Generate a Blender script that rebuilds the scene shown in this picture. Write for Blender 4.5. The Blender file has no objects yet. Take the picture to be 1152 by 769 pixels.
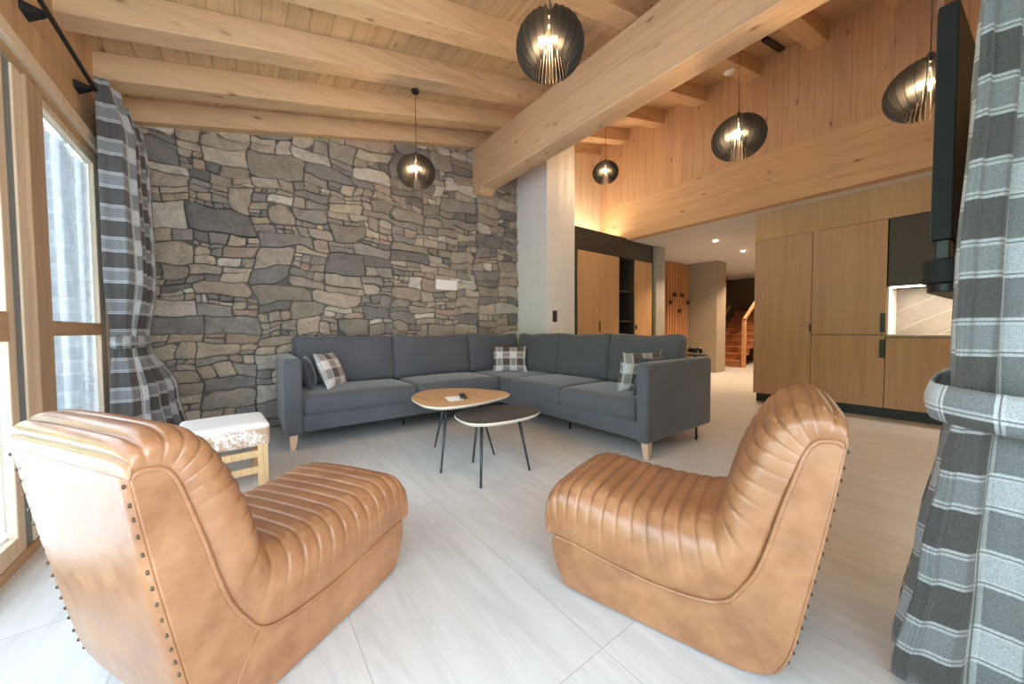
import bpy, bmesh, math, random
from mathutils import Vector, Matrix
C = bpy.context.scene.collection
R = math.radians
random.seed(7)
SL = .2376                                   # roof slope
def zr(x): return 2.77 + SL*(x+.7)           # underside of the rafters
def zd(x): return 2.96 + SL*(x+.7)           # underside of the roof boards

# ------------------------------------------------------------------ materials
def mat(name):
    m = bpy.data.materials.new(name); m.use_nodes = True
    nt = m.node_tree; b = nt.nodes['Principled BSDF']
    return m, nt, b
class NT:
    def __init__(s, nt): s.nt = nt
    def n(s, t, **k):
        nd = s.nt.nodes.new(t)
        for a, v in k.items(): setattr(nd, a, v)
        return nd
    def l(s, a, b): s.nt.links.new(a, b)
    def put(s, sock, v):
        if hasattr(v, 'is_linked') or isinstance(v, bpy.types.NodeSocket): s.l(v, sock)
        else: sock.default_value = v
    def math(s, op, a, b=0., c=None):
        nd = s.n('ShaderNodeMath', operation=op)
        s.put(nd.inputs[0], a); s.put(nd.inputs[1], b)
        if c is not None: s.put(nd.inputs[2], c)
        return nd.outputs[0]
    def mix(s, f, a, b, blend='MIX'):
        nd = s.n('ShaderNodeMix', data_type='RGBA', blend_type=blend)
        s.put(nd.inputs[0], f); s.put(nd.inputs[6], a); s.put(nd.inputs[7], b)
        return nd.outputs[2]
    def ramp(s, f, stops):
        nd = s.n('ShaderNodeValToRGB'); r = nd.color_ramp
        while len(r.elements) < len(stops): r.elements.new(.5)
        for e, (p, c) in zip(r.elements, stops):
            e.position = p; e.color = (c if len(c) == 4 else (*c, 1)) if not isinstance(c, (int, float)) else (c, c, c, 1)
        s.put(nd.inputs[0], f); return nd.outputs[0]
    def noise(s, v, scale, detail=3., rough=.5, dist=0.):
        nd = s.n('ShaderNodeTexNoise'); s.put(nd.inputs['Vector'], v)
        nd.inputs['Scale'].default_value = scale; nd.inputs['Detail'].default_value = detail
        nd.inputs['Roughness'].default_value = rough; nd.inputs['Distortion'].default_value = dist
        return nd.outputs[0]
    def mapping(s, v, scale=(1,1,1), loc=(0,0,0), rot=(0,0,0)):
        nd = s.n('ShaderNodeMapping'); s.put(nd.inputs[0], v)
        nd.inputs[3].default_value = scale; nd.inputs[1].default_value = loc; nd.inputs[2].default_value = rot
        return nd.outputs[0]
    def obj(s): return s.n('ShaderNodeTexCoord').outputs['Object']
    def uv(s): return s.n('ShaderNodeTexCoord').outputs['UV']
    def geo(s): return s.n('ShaderNodeNewGeometry').outputs['Position']
    def sep(s, v):
        nd = s.n('ShaderNodeSeparateXYZ'); s.l(v, nd.inputs[0]); return nd.outputs
    def comb(s, x, y, z):
        nd = s.n('ShaderNodeCombineXYZ')
        for i, v in enumerate((x, y, z)): s.put(nd.inputs[i], v)
        return nd.outputs[0]
    def bump(s, h, strength, dist=.01, nrm=None):
        nd = s.n('ShaderNodeBump'); s.put(nd.inputs['Height'], h)
        nd.inputs['Strength'].default_value = strength; nd.inputs['Distance'].default_value = dist
        if nrm is not None: s.l(nrm, nd.inputs['Normal'])
        return nd.outputs[0]
def c4(c): return (*c, 1)

def plain(name, col, rough=.5, metal=0., var=.06, scale=8, bump=0., spec=.5):
    m, nt, b = mat(name); k = NT(nt)
    v = k.obj(); n = k.noise(v, scale, 4)
    lo = tuple(x*(1-var) for x in col); hi = tuple(min(1, x*(1+var)) for x in col)
    k.l(k.ramp(n, [(.3, lo), (.7, hi)]), b.inputs['Base Color'])
    b.inputs['Roughness'].default_value = rough; b.inputs['Metallic'].default_value = metal
    b.inputs['Specular IOR Level'].default_value = spec
    if bump: k.l(k.bump(k.noise(v, scale*12, 3), bump, .004), b.inputs['Normal'])
    return m

def wood(name, base, grain='X', plank=None, pw=.12, rough=.55, knots=True, contrast=.16, world=True, seam=.5, fine=1., pvar=.14, groove=.006, spec=.35):
    """grain runs along one axis; planks repeat across another."""
    m, nt, b = mat(name); k = NT(nt)
    v = k.geo() if world else k.obj()
    X = k.sep(v); ax = {'X': 0, 'Y': 1, 'Z': 2}
    g = X[ax[grain]]
    others = [X[i] for i in range(3) if i != ax[grain]]
    pr = 0.; cell = None
    if plank:
        u = k.math('DIVIDE', X[ax[plank]], pw); cell = k.math('FLOOR', u)
        wn = k.n('ShaderNodeTexWhiteNoise', noise_dimensions='1D'); k.l(cell, wn.inputs['W']); rnd = wn.outputs['Value']
        gg = k.math('ADD', g, k.math('MULTIPLY', rnd, 17.3))
    else: gg = g; rnd = None
    st = k.comb(k.math('MULTIPLY', gg, .55), k.math('MULTIPLY', others[0], 9.), k.math('MULTIPLY', others[1], 9.))
    n1 = k.noise(st, 1.6*fine, 3, .55, 1.2)
    st2 = k.comb(k.math('MULTIPLY', gg, 3.), k.math('MULTIPLY', others[0], 90.), k.math('MULTIPLY', others[1], 90.))
    n2 = k.noise(st2, 1.4*fine, 3, .6)
    d = tuple(x*(1-contrast*1.3) for x in base); d = (d[0], d[1]*.93, d[2]*.86)
    h = tuple(min(1, x*(1+contrast*.7)) for x in base)
    col = k.ramp(n1, [(.28, d), (.5, base), (.72, h)])
    col = k.mix(.35, col, k.ramp(n2, [(.3, tuple(x*.72 for x in base)), (.65, h)]))
    if plank:
        col = k.mix(k.math('MULTIPLY', rnd, pvar*2), col, c4(tuple(x*.68 for x in base)))
    if knots:
        kv = k.comb(k.math('MULTIPLY', gg, 1.6), k.math('MULTIPLY', others[0], 4.2), k.math('MULTIPLY', others[1], 4.2))
        vo = k.n('ShaderNodeTexVoronoi'); k.l(kv, vo.inputs['Vector']); vo.inputs['Scale'].default_value = 1.7
        vo.inputs['Randomness'].default_value = 1
        kn = k.ramp(vo.outputs['Distance'], [(.035, 1.), (.085, .35), (.16, 0.)])
        col = k.mix(kn, col, c4((base[0]*.36, base[1]*.25, base[2]*.2)))
    if plank:
        fr = k.math('FRACT', u)
        ed = k.math('MINIMUM', fr, k.math('SUBTRACT', 1., fr))
        ln = k.ramp(k.math('MULTIPLY', ed, pw), [(groove*.3, 1.), (groove, 0.)]) if False else None
        s_ = k.math('LESS_THAN', k.math('MULTIPLY', ed, pw), groove*.35)
        col = k.mix(k.math('MULTIPLY', s_, seam), col, c4(tuple(x*.3 for x in base)))
    k.l(col, b.inputs['Base Color'])
    b.inputs['Roughness'].default_value = rough; b.inputs['Specular IOR Level'].default_value = spec
    k.l(k.bump(n2, .12, .003), b.inputs['Normal'])
    return m

def plaid(name, per=.205, dark=(.085,.080,.078), light=(.43,.455,.48), white=(.60,.62,.63), mid=None, fuzz=.25):
    m, nt, b = mat(name); k = NT(nt)
    u, v, _ = k.sep(k.uv())
    def band(t, p):
        f = k.math('FRACT', k.math('DIVIDE', t, p))
        d = k.math('LESS_THAN', f, .5)                                   # dark half
        f2 = k.math('FRACT', k.math('ADD', k.math('MULTIPLY', f, 2.), .0))
        e = k.math('MINIMUM', k.math('ABSOLUTE', k.math('SUBTRACT', f, .55)), k.math('ABSOLUTE', k.math('SUBTRACT', f, .95)))
        w = k.math('LESS_THAN', e, .045)
        ln = k.math('LESS_THAN', e, .010)
        return d, w, ln
    du, wu, lu = band(u, per); dv, wv, lv = band(v, per)
    s = k.math('ADD', du, dv)
    m_ = mid or tuple((a*.42+b_*.36) for a, b_ in zip(dark, light))
    col = k.mix(k.math('MINIMUM', s, 1.), c4(light), c4(m_))
    col = k.mix(k.math('MAXIMUM', k.math('SUBTRACT', s, 1.), 0.), col, c4(dark))
    wh = k.math('ADD', k.math('MULTIPLY', wu, .5), k.math('MULTIPLY', wv, .5))
    col = k.mix(k.math('MULTIPLY', wh, .95), col, c4(white))
    ll = k.math('MAXIMUM', lu, lv)
    col = k.mix(k.math('MULTIPLY', ll, .75), col, c4(dark))
    nz = k.noise(k.obj(), 260, 2, .7)
    col = k.mix(fuzz, col, k.ramp(nz, [(.35, (.1,.1,.1)), (.65, (.9,.9,.9))]), 'OVERLAY')
    k.l(col, b.inputs['Base Color']); b.inputs['Roughness'].default_value = .95
    b.inputs['Specular IOR Level'].default_value = .1
    b.inputs['Sheen Weight'].default_value = .25
    k.l(k.bump(nz, .25, .002), b.inputs['Normal'])
    return m

def fabric(name, col, var=.12):
    m, nt, b = mat(name); k = NT(nt); v = k.obj()
    n = k.noise(v, 5, 3); n2 = k.noise(v, 420, 2, .7)
    c = k.ramp(n, [(.3, tuple(x*(1-var) for x in col)), (.7, tuple(x*(1+var) for x in col))])
    c = k.mix(.3, c, k.ramp(n2, [(.35, tuple(x*.55 for x in col)), (.65, tuple(x*1.6 for x in col))]))
    k.l(c, b.inputs['Base Color']); b.inputs['Roughness'].default_value = .92
    b.inputs['Specular IOR Level'].default_value = .15; b.inputs['Sheen Weight'].default_value = .35
    b.inputs['Sheen Roughness'].default_value = .4
    k.l(k.bump(n2, .3, .002), b.inputs['Normal'])
    return m

def leather(name):
    m, nt, b = mat(name); k = NT(nt); v = k.obj()
    n = k.noise(v, 4.5, 4, .55, .2); n2 = k.noise(v, 19, 3, .55)
    c = k.ramp(n, [(.25, (.175,.060,.021)), (.5, (.30,.122,.049)), (.75, (.44,.210,.095))])
    c = k.mix(.45, c, k.ramp(n2, [(.05, (.13,.045,.015)), (.95, (.52,.28,.145))]))
    k.l(c, b.inputs['Base Color'])
    k.l(k.ramp(n2, [(.0, .22), (1., .50)]), b.inputs['Roughness'])
    b.inputs['Coat Weight'].default_value = .32; b.inputs['Coat Roughness'].default_value = .22
    b.inputs['Specular IOR Level'].default_value = .5
    k.l(k.bump(k.noise(v, 14, 3, .55), .22, .012), b.inputs['Normal'])
    return m

def glass(name, tint=(.97,.99,.99), refl=.06):
    m, nt, b = mat(name); k = NT(nt)
    nt.nodes.remove(b); out = nt.nodes['Material Output']
    t = k.n('ShaderNodeBsdfTransparent'); t.inputs[0].default_value = c4(tint)
    g = k.n('ShaderNodeBsdfGlossy'); g.inputs['Roughness'].default_value = .01
    lw = k.n('ShaderNodeLayerWeight'); lw.inputs[0].default_value = .35
    ms = k.n('ShaderNodeMixShader')
    k.l(k.math('ADD', k.math('MULTIPLY', lw.outputs['Fresnel'], .62), refl*.8), ms.inputs[0])
    k.l(t.outputs[0], ms.inputs[1]); k.l(g.outputs[0], ms.inputs[2]); k.l(ms.outputs[0], out.inputs[0])
    return m

def emis(name, col, s):
    m, nt, b = mat(name)
    b.inputs['Base Color'].default_value = c4(col); b.inputs['Emission Color'].default_value = c4(col)
    b.inputs['Emission Strength'].default_value = s
    return m

M = {}
SP = (.64,.425,.25)
M['beamX'] = wood('spruce_rafter', SP, 'X', rough=.6)
M['beamY'] = wood('spruce_main_beam', (.67,.45,.27), 'Y', 'Z', .197, rough=.6, seam=.25, pvar=.06)
M['deck'] = wood('spruce_roof_board', (.62,.43,.25), 'Y', 'X', .145, seam=.45, pvar=.2, groove=.012, contrast=.22)
M['wallV'] = wood('spruce_wall_board_vertical', (.60,.37,.205), 'Z', 'Y', .155, seam=.55, pvar=.13)
M['wallVX'] = wood('spruce_wall_board_vertical_pale', (.76,.60,.42), 'Z', 'X', .155, seam=.45, pvar=.1)
M['wallH'] = wood('spruce_wall_board_horizontal', (.65,.415,.23), 'Y', 'Z', .41, seam=.15, pvar=.1)
M['winwood'] = wood('larch_window_timber', (.47,.315,.195), 'Z', rough=.45, contrast=.2, knots=True)
M['winwoodH'] = wood('larch_window_timber_rail', (.50,.32,.17), 'Y', rough=.45, contrast=.2, knots=True)
M['winpale'] = wood('pale_window_sash_timber', (.72,.57,.41), 'Z', rough=.45, contrast=.12, knots=False)
M['oak'] = wood('oak_cabinet_veneer', (.50,.325,.20), 'Z', rough=.42, knots=False, contrast=.13, fine=.7)
M['oakH'] = wood('oak_cabinet_panel', (.54,.36,.20), 'Z', 'Y', .4, rough=.42, knots=False, contrast=.12, fine=.7, seam=0.)
M['oakW'] = wood('oak_wardrobe_veneer', (.68,.42,.22), 'Z', 'X', .11, rough=.45, knots=False, contrast=.12, seam=.1, pvar=.12)
M['slat'] = wood('coat_rack_slat_wood', (.58,.30,.14), 'Z', rough=.5, knots=False)
M['stair'] = wood('stair_tread_wood', (.42,.17,.08), 'Y', rough=.4, knots=False)
M['tabletop'] = wood('oak_table_veneer', (.58,.35,.18), 'Y', rough=.4, knots=False, world=False, contrast=.22)
M['edge'] = plain('pale_plywood_edge', (.80,.72,.60), .5, var=.08)
M['blacktop'] = plain('matt_black_table_laminate', (.055,.047,.042), .42, var=.1)
M['leg_steel'] = plain('grey_steel_leg', (.055,.062,.07), .38, .6)
M['legwood'] = wood('pale_beech_leg', (.74,.52,.36), 'Z', rough=.5, knots=False, world=False)
M['pine'] = wood('pine_stool_frame', (.76,.52,.28), 'Z', rough=.5, knots=False, world=False)
M['sofa'] = fabric('slate_grey_sofa_fabric', (.093,.099,.112))
M['pillow_grey'] = fabric('dark_grey_pillow_fabric', (.07,.076,.088))
M['plaid_curtain'] = plaid('grey_plaid_wool_curtain')
M['plaid_pillow'] = plaid('brown_grey_plaid_pillow', .185, (.10,.075,.065), (.62,.60,.58), (.8,.79,.77), fuzz=.15)
M['leather'] = leather('tan_leather')
M['nail'] = plain('antique_brass_nail', (.10,.065,.04), .4, .8)
M['black'] = plain('matt_black_metal', (.012,.013,.014), .4)
M['anthracite'] = plain('anthracite_panel', (.048,.043,.039), .5, var=.1)
M['tvblack'] = plain('black_television_plastic', (.006,.011,.014), .7)
M['plinth'] = plain('black_kitchen_plinth', (.012,.016,.02), .4)
M['white'] = plain('white_plastic', (.86,.86,.85), .4, var=.02)
M['plaster'] = plain('white_plaster', (.80,.79,.77), .85, var=.03, bump=.05)
M['ceilwhite'] = plain('white_ceiling_paint', (.74,.71,.68), .85, var=.02)
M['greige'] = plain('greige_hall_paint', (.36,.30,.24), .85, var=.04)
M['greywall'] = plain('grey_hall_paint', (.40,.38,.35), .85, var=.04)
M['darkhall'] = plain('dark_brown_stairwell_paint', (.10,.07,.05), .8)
M['seal'] = plain('grey_window_gasket', (.20,.22,.23), .5)
M['alu'] = plain('pale_aluminium_sill', (.75,.77,.78), .35, .3)
M['glass'] = glass('window_glass')
M['bulbglass'] = glass('bulb_glass', (1,.93,.8), .03)
M['shade'] = plain('black_stained_lamp_blade', (.030,.024,.020), .5)
M['filament'] = emis('glowing_filament', (1, .62, .28), 90)
M['led'] = emis('led_strip', (1, .86, .70), 9)
M['spotlens'] = emis('downlight_lens', (1, .80, .55), 40)
M['screen'] = plain('remote_plastic', (.02,.02,.022), .35)
M['paper'] = plain('white_paper', (.88,.88,.86), .7, var=.02)
M['terrace'] = plain('pale_terrace_paving', (.80,.82,.84), .8, var=.06, scale=2)
M['hill'] = plain('green_hillside', (.16,.30,.12), .95, var=.5, scale=.6)
M['exmetal'] = plain('grey_garden_metal', (.30,.32,.34), .4, .5)

def mk_sheer():
    m, nt, b = mat('white_sheer_voile'); k = NT(nt); out = nt.nodes['Material Output']
    nt.nodes.remove(b)
    t = k.n('ShaderNodeBsdfTransparent'); t.inputs[0].default_value = (1,1,1,1)
    d = k.n('ShaderNodeBsdfDiffuse'); d.inputs[0].default_value = (.44,.43,.45,1)
    tl = k.n('ShaderNodeBsdfTranslucent'); tl.inputs[0].default_value = (.44,.43,.45,1)
    a = k.n('ShaderNodeMixShader'); a.inputs[0].default_value = .5
    k.l(d.outputs[0], a.inputs[1]); k.l(tl.outputs[0], a.inputs[2])
    ms = k.n('ShaderNodeMixShader')
    k.l(k.ramp(k.noise(k.obj(), 300, 2), [(.3, .80), (.7, .92)]), ms.inputs[0])
    k.l(t.outputs[0], ms.inputs[1]); k.l(a.outputs[0], ms.inputs[2]); k.l(ms.outputs[0], out.inputs[0])
    return m
M['sheer'] = mk_sheer()

def mk_floor():
    m, nt, b = mat('pale_stone_look_floor_tile'); k = NT(nt); v = k.geo(); X = k.sep(v)
    TX, TY = .607, 1.21
    ux = k.math('DIVIDE', k.math('SUBTRACT', X[0], .267), TX); uy = k.math('DIVIDE', k.math('SUBTRACT', X[1], .70), TY)
    wn = k.n('ShaderNodeTexWhiteNoise', noise_dimensions='2D')
    k.l(k.comb(k.math('FLOOR', ux), k.math('FLOOR', uy), 0.), wn.inputs['Vector']); rnd = wn.outputs['Value']
    off = k.math('MULTIPLY', rnd, 9.)
    sv = k.comb(k.math('ADD', k.math('MULTIPLY', X[0], 7.), off), k.math('ADD', k.math('MULTIPLY', X[1], 1.1), off), 0.)
    n1 = k.noise(sv, 1.3, 5, .62, 1.3)
    n2 = k.noise(k.comb(k.math('MULTIPLY', X[0], 40.), k.math('MULTIPLY', X[1], 3.), off), 1.2, 3, .6, .6)
    c = k.ramp(n1, [(.25, (.50,.49,.475)), (.42, (.57,.565,.55)), (.55, (.63,.625,.61)), (.75, (.68,.675,.66))])
    c = k.mix(.3, c, k.ramp(n2, [(.3, (.50,.49,.475)), (.65, (.70,.695,.685))]))
    c = k.mix(k.math('MULTIPLY', rnd, .18), c, (.40,.385,.37,1))
    def seam(u, w):
        f = k.math('FRACT', u); e = k.math('MULTIPLY', k.math('MINIMUM', f, k.math('SUBTRACT', 1., f)), w)
        return k.math('LESS_THAN', e, .0016)
    s = k.math('MAXIMUM', seam(ux, TX), seam(uy, TY))
    c = k.mix(k.math('MULTIPLY', s, .6), c, (.26,.25,.24,1))
    k.l(c, b.inputs['Base Color'])
    k.l(k.ramp(n2, [(.3, .30), (.7, .42)]), b.inputs['Roughness']); b.inputs['Specular IOR Level'].default_value = .45
    k.l(k.bump(n1, .06, .004), b.inputs['Normal'])
    return m
M['floor'] = mk_floor()

def mk_stone():
    m, nt, b = mat('rubble_stone'); k = NT(nt); v = k.geo()
    at = k.n('ShaderNodeAttribute', attribute_name='tint')
    n = k.noise(v, 9, 6, .65, .8); n2 = k.noise(v, 46, 5, .7)
    c = k.mix(.55, at.outputs['Color'], k.ramp(n, [(.28, (.26,.25,.25)), (.5, (.5,.49,.48)), (.75, (.76,.73,.68))]), 'OVERLAY')
    c = k.mix(.45, c, k.ramp(n2, [(.3, (.3,.3,.3)), (.7, (.7,.7,.7))]), 'OVERLAY')
    k.l(c, b.inputs['Base Color']); b.inputs['Roughness'].default_value = .85
    b.inputs['Specular IOR Level'].default_value = .25
    bp = k.bump(n2, .55, .006)
    k.l(k.bump(n, .7, .03, bp), b.inputs['Normal'])
    return m
M['stone'] = mk_stone()
M['mortar'] = plain('dark_recessed_mortar', (.13,.12,.11), .95, var=.2, scale=20)

def mk_cowhide():
    m, nt, b = mat('tan_and_white_cowhide'); k = NT(nt); v = k.obj()
    z = k.sep(v)[2]
    n = k.noise(v, 7, 5, .6, .5); n2 = k.noise(v, 60, 4, .7)
    side = k.ramp(k.math('SUBTRACT', .055, z), [(.0, 0.), (.02, 1.)])
    patch = k.math('MULTIPLY', k.ramp(k.math('ADD', n, k.math('MULTIPLY', k.math('SUBTRACT', n2, .5), .7)), [(.38, 0.), (.50, 1.)]), side)
    c = k.mix(patch, (.86,.85,.83,1), k.ramp(n2, [(.3, (.42,.22,.11)), (.7, (.66,.45,.30))]))
    k.l(c, b.inputs['Base Color']); b.inputs['Roughness'].default_value = .8; b.inputs['Sheen Weight'].default_value = .3
    k.l(k.bump(k.noise(k.mapping(v, (1,1,.3)), 300, 2), .4, .003), b.inputs['Normal'])
    return m
M['cowhide'] = mk_cowhide()

def mk_splash():
    m, nt, b = mat('herringbone_marble_splashback'); k = NT(nt); v = k.obj()
    X = k.sep(v)
    d = k.math('ADD', X[1], k.math('MULTIPLY', X[2], 1.7))
    n = k.noise(v, 5, 3)
    f = k.math('FRACT', k.math('ADD', k.math('MULTIPLY', d, 2.6), k.math('MULTIPLY', n, .25)))
    ln = k.math('LESS_THAN', f, .045)
    c = k.mix(k.math('MULTIPLY', ln, .6), k.ramp(n, [(.3, (.30,.26,.225)), (.7, (.38,.34,.30))]), (.66,.60,.54,1))
    k.l(c, b.inputs['Base Color']); b.inputs['Roughness'].default_value = .35
    return m
M['splash'] = mk_splash()

# ------------------------------------------------------------------ mesh helpers
class MB:
    def __init__(s): s.v = []; s.f = []; s.uv = None
    def add(s, vs, fs):
        o = len(s.v); s.v += [tuple(p) for p in vs]; s.f += [tuple(i+o for i in f) for f in fs]; return s
    def box(s, x0, x1, y0, y1, z0, z1):
        return s.add([(x0,y0,z0),(x1,y0,z0),(x1,y1,z0),(x0,y1,z0),(x0,y0,z1),(x1,y0,z1),(x1,y1,z1),(x0,y1,z1)],
                     [(0,3,2,1),(4,5,6,7),(0,1,5,4),(1,2,6,5),(2,3,7,6),(3,0,4,7)])
    def rafter(s, x0, x1, y0, y1, f0, f1):       # top/bottom heights functions of x
        return s.add([(x0,y0,f0(x0)),(x1,y0,f0(x1)),(x1,y1,f0(x1)),(x0,y1,f0(x0)),(x0,y0,f1(x0)),(x1,y0,f1(x1)),(x1,y1,f1(x1)),(x0,y1,f1(x0))],
                     [(0,3,2,1),(4,5,6,7),(0,1,5,4),(1,2,6,5),(2,3,7,6),(3,0,4,7)])
    def prism(s, pts, z0, z1, axis='Z'):
        n = len(pts)
        def P(a, b, c): return {'Z': (a,b,c), 'Y': (a,c,b), 'X': (c,a,b)}[axis]
        vs = [P(a,b,z0) for a, b in pts] + [P(a,b,z1) for a, b in pts]
        fs = [tuple(range(n))[::-1], tuple(range(n, 2*n))] + [(i, (i+1) % n, n+(i+1) % n, n+i) for i in range(n)]
        return s.add(vs, fs)
    def tube(s, path, r, n=10, cap=True):
        path = [Vector(p) for p in path]; rs = r if isinstance(r, (list, tuple)) else [r]*len(path)
        vs = []; up = None
        for i, p in enumerate(path):
            d = (path[min(i+1, len(path)-1)]-path[max(i-1, 0)]).normalized()
            if up is None: up = d.orthogonal().normalized()
            up = (up-d*up.dot(d)).normalized(); q = d.cross(up)
            for j in range(n):
                a = 2*math.pi*j/n; vs.append(p+(up*math.cos(a)+q*math.sin(a))*rs[i])
        fs = [(i*n+j, i*n+(j+1) % n, (i+1)*n+(j+1) % n, (i+1)*n+j) for i in range(len(path)-1) for j in range(n)]
        if cap: fs += [tuple(range(n))[::-1], tuple(range((len(path)-1)*n, len(path)*n))]
        return s.add(vs, fs)
    def lathe(s, prof, n=24, c=(0,0,0)):
        vs = [(c[0]+r*math.cos(2*math.pi*j/n), c[1]+r*math.sin(2*math.pi*j/n), c[2]+z) for r, z in prof for j in range(n)]
        fs = [(i*n+j, i*n+(j+1) % n, (i+1)*n+(j+1) % n, (i+1)*n+j) for i in range(len(prof)-1) for j in range(n)]
        fs += [tuple(range(n))[::-1], tuple(range((len(prof)-1)*n, len(prof)*n))]
        return s.add(vs, fs)
    def grid(s, P, nu, nv, closeu=False):
        vs = [P(i, j) for i in range(nu) for j in range(nv)]
        fs = [(i*nv+j, ((i+1) % nu)*nv+j, ((i+1) % nu)*nv+j+1, i*nv+j+1) for i in range(nu if closeu else nu-1) for j in range(nv-1)]
        return s.add(vs, fs)
    def build(s, name, m, parent=None, label=None, smooth=False, bevel=0., seg=2, uvf=None, sub=0, fix=True, origin=None, solid=0.):
        me = bpy.data.meshes.new(name)
        o0 = Vector(origin) if origin else Vector((0,0,0))
        me.from_pydata([tuple(Vector(p)-o0) for p in s.v], [], s.f); me.update()
        if fix:
            bm = bmesh.new(); bm.from_mesh(me); bmesh.ops.recalc_face_normals(bm, faces=bm.faces); bm.to_mesh(me); bm.free()
        if uvf:
            ul = me.uv_layers.new(name='UVMap')
            for lp in me.loops: ul.data[lp.index].uv = uvf(lp.vertex_index)
        me.materials.append(m if not isinstance(m, str) else M[m])
        if smooth:
            for p in me.polygons: p.use_smooth = True
        o = bpy.data.objects.new(name, me); C.objects.link(o); o.location = o0
        if parent: o.parent = parent
        if label: o['label'] = label
        if bevel:
            b = o.modifiers.new('b', 'BEVEL'); b.width = bevel; b.segments = seg; b.limit_method = 'ANGLE'; b.angle_limit = R(40)
            for p in me.polygons: p.use_smooth = True
            try: me.set_sharp_from_angle(angle=R(50))
            except Exception: pass
            b.harden_normals = False
        if solid:
            q = o.modifiers.new('s', 'SOLIDIFY'); q.thickness = solid; q.offset = 0
        if sub:
            q = o.modifiers.new('u', 'SUBSURF'); q.levels = sub; q.render_levels = sub
        return o
def tag(o, label, cat, group=None, kind=None):
    o['label'] = label; o['category'] = cat
    if group: o['group'] = group
    if kind: o['kind'] = kind
    return o
def empty(name, label, cat, loc=(0,0,0), rz=0, group=None, kind=None):
    o = bpy.data.objects.new(name, None); C.objects.link(o); o.location = loc; o.rotation_euler = (0,0,rz)
    o.empty_display_size = .1
    return tag(o, label, cat, group, kind)
def st(o, label=None):
    o['kind'] = 'structure'
    if label: o['label'] = label
    return o
def copy_tree(o, parent=None):
    c = o.copy(); C.objects.link(c); c.parent = parent
    for ch in list(o.children): copy_tree(ch, c)
    return c
def catmull(pts, n=8, closed=False):
    out = []; N = len(pts)
    rng = range(N) if closed else range(N-1)
    for i in rng:
        g = (lambda k: pts[k % N]) if closed else (lambda k: pts[max(0, min(N-1, k))])
        p0, p1, p2, p3 = g(i-1), g(i), g(i+1), g(i+2)
        for j in range(n):
            t = j/n
            out.append(tuple(.5*((2*b)+(-a+c)*t+(2*a-5*b+4*c-d)*t*t+(-a+3*b-3*c+d)*t**3) for a, b, c, d in zip(p0, p1, p2, p3)))
    if not closed: out.append(tuple(pts[-1]))
    return out

# ------------------------------------------------------------------ camera
fpx, yaw, pit, roll = 400.389, .644170569, .03355954, -.00608650
F = Vector((math.sin(yaw)*math.cos(pit), math.cos(yaw)*math.cos(pit), -math.sin(pit)))
R0 = Vector((math.cos(yaw), -math.sin(yaw), 0)); U0 = R0.cross(F)
RR = R0*math.cos(roll)+U0*math.sin(roll); UU = RR.cross(F)
cam = bpy.data.cameras.new('camera'); cam.lens = fpx/1152*36; cam.sensor_width = 36; cam.clip_start = .02
co = bpy.data.objects.new('camera', cam); C.objects.link(co)
mt = Matrix((RR, UU, -F)).transposed().to_4x4(); mt.translation = Vector((0,0,1.0)); co.matrix_world = mt
bpy.context.scene.camera = co

# ------------------------------------------------------------------ room shell
LW, YB, YF, WW = -.79, 4.47, -.42, 5.30      # left wall, stone wall, front wall, wood wall
st(MB().box(-.93, 12.6, YF-.15, 5.4, -.12, 0).build('floor', 'floor'), 'pale grey stone-look floor tiles with faint veins')
# roof boards
st(MB().rafter(-1.2, 5.45, YF-.6, 4.75, zd, lambda x: zd(x)+.1).build('ceiling', 'deck'), 'sloping ceiling of pale spruce boards')
st(MB().box(WW+.14, 12.6, YF-.15, 5.4, 2.54, 2.66).build('ceiling_kitchen', 'ceilwhite'), 'low white ceiling over the kitchen and hall')
# rafters
RY = [(4.333,4.465),(3.73,3.90),(3.085,3.255),(2.43,2.60),(1.78,1.95),(1.13,1.30),(.48,.65),(-.17,.0)]
RN = ['spruce rafter lying against the stone wall', 'spruce rafter second from the stone wall', 'spruce rafter third from the stone wall',
      'spruce rafter fourth from the stone wall', 'spruce rafter fifth from the stone wall', 'spruce rafter sixth from the stone wall, right of the main beam in view',
      'spruce rafter seventh from the stone wall, at the top edge of the photo', 'spruce rafter eighth from the stone wall']
for (a, b), lab in zip(RY, RN):
    o = MB().rafter(-.80, WW-.01, a, b, zr, lambda x: zd(x)).build('rafter', 'beamX', bevel=.006, origin=(2.2,(a+b)/2,3.4))
    tag(o, lab, 'beam', 'spruce roof rafters')
# main beam with notched end
bx0, bx1 = 2.65, 2.885
pr = [(YF, 2.98), (4.20, 2.98), (4.27, 2.90), (4.36, 2.90), (4.47, 2.955), (4.47, 3.555), (YF, 3.555)]
o = MB().prism(pr, bx0, bx1, 'X').build('main_beam', 'beamY', bevel=.008, origin=(2.77,2,3.0))
tag(o, 'huge laminated spruce beam running under the rafters towards the stone wall', 'beam')

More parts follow.
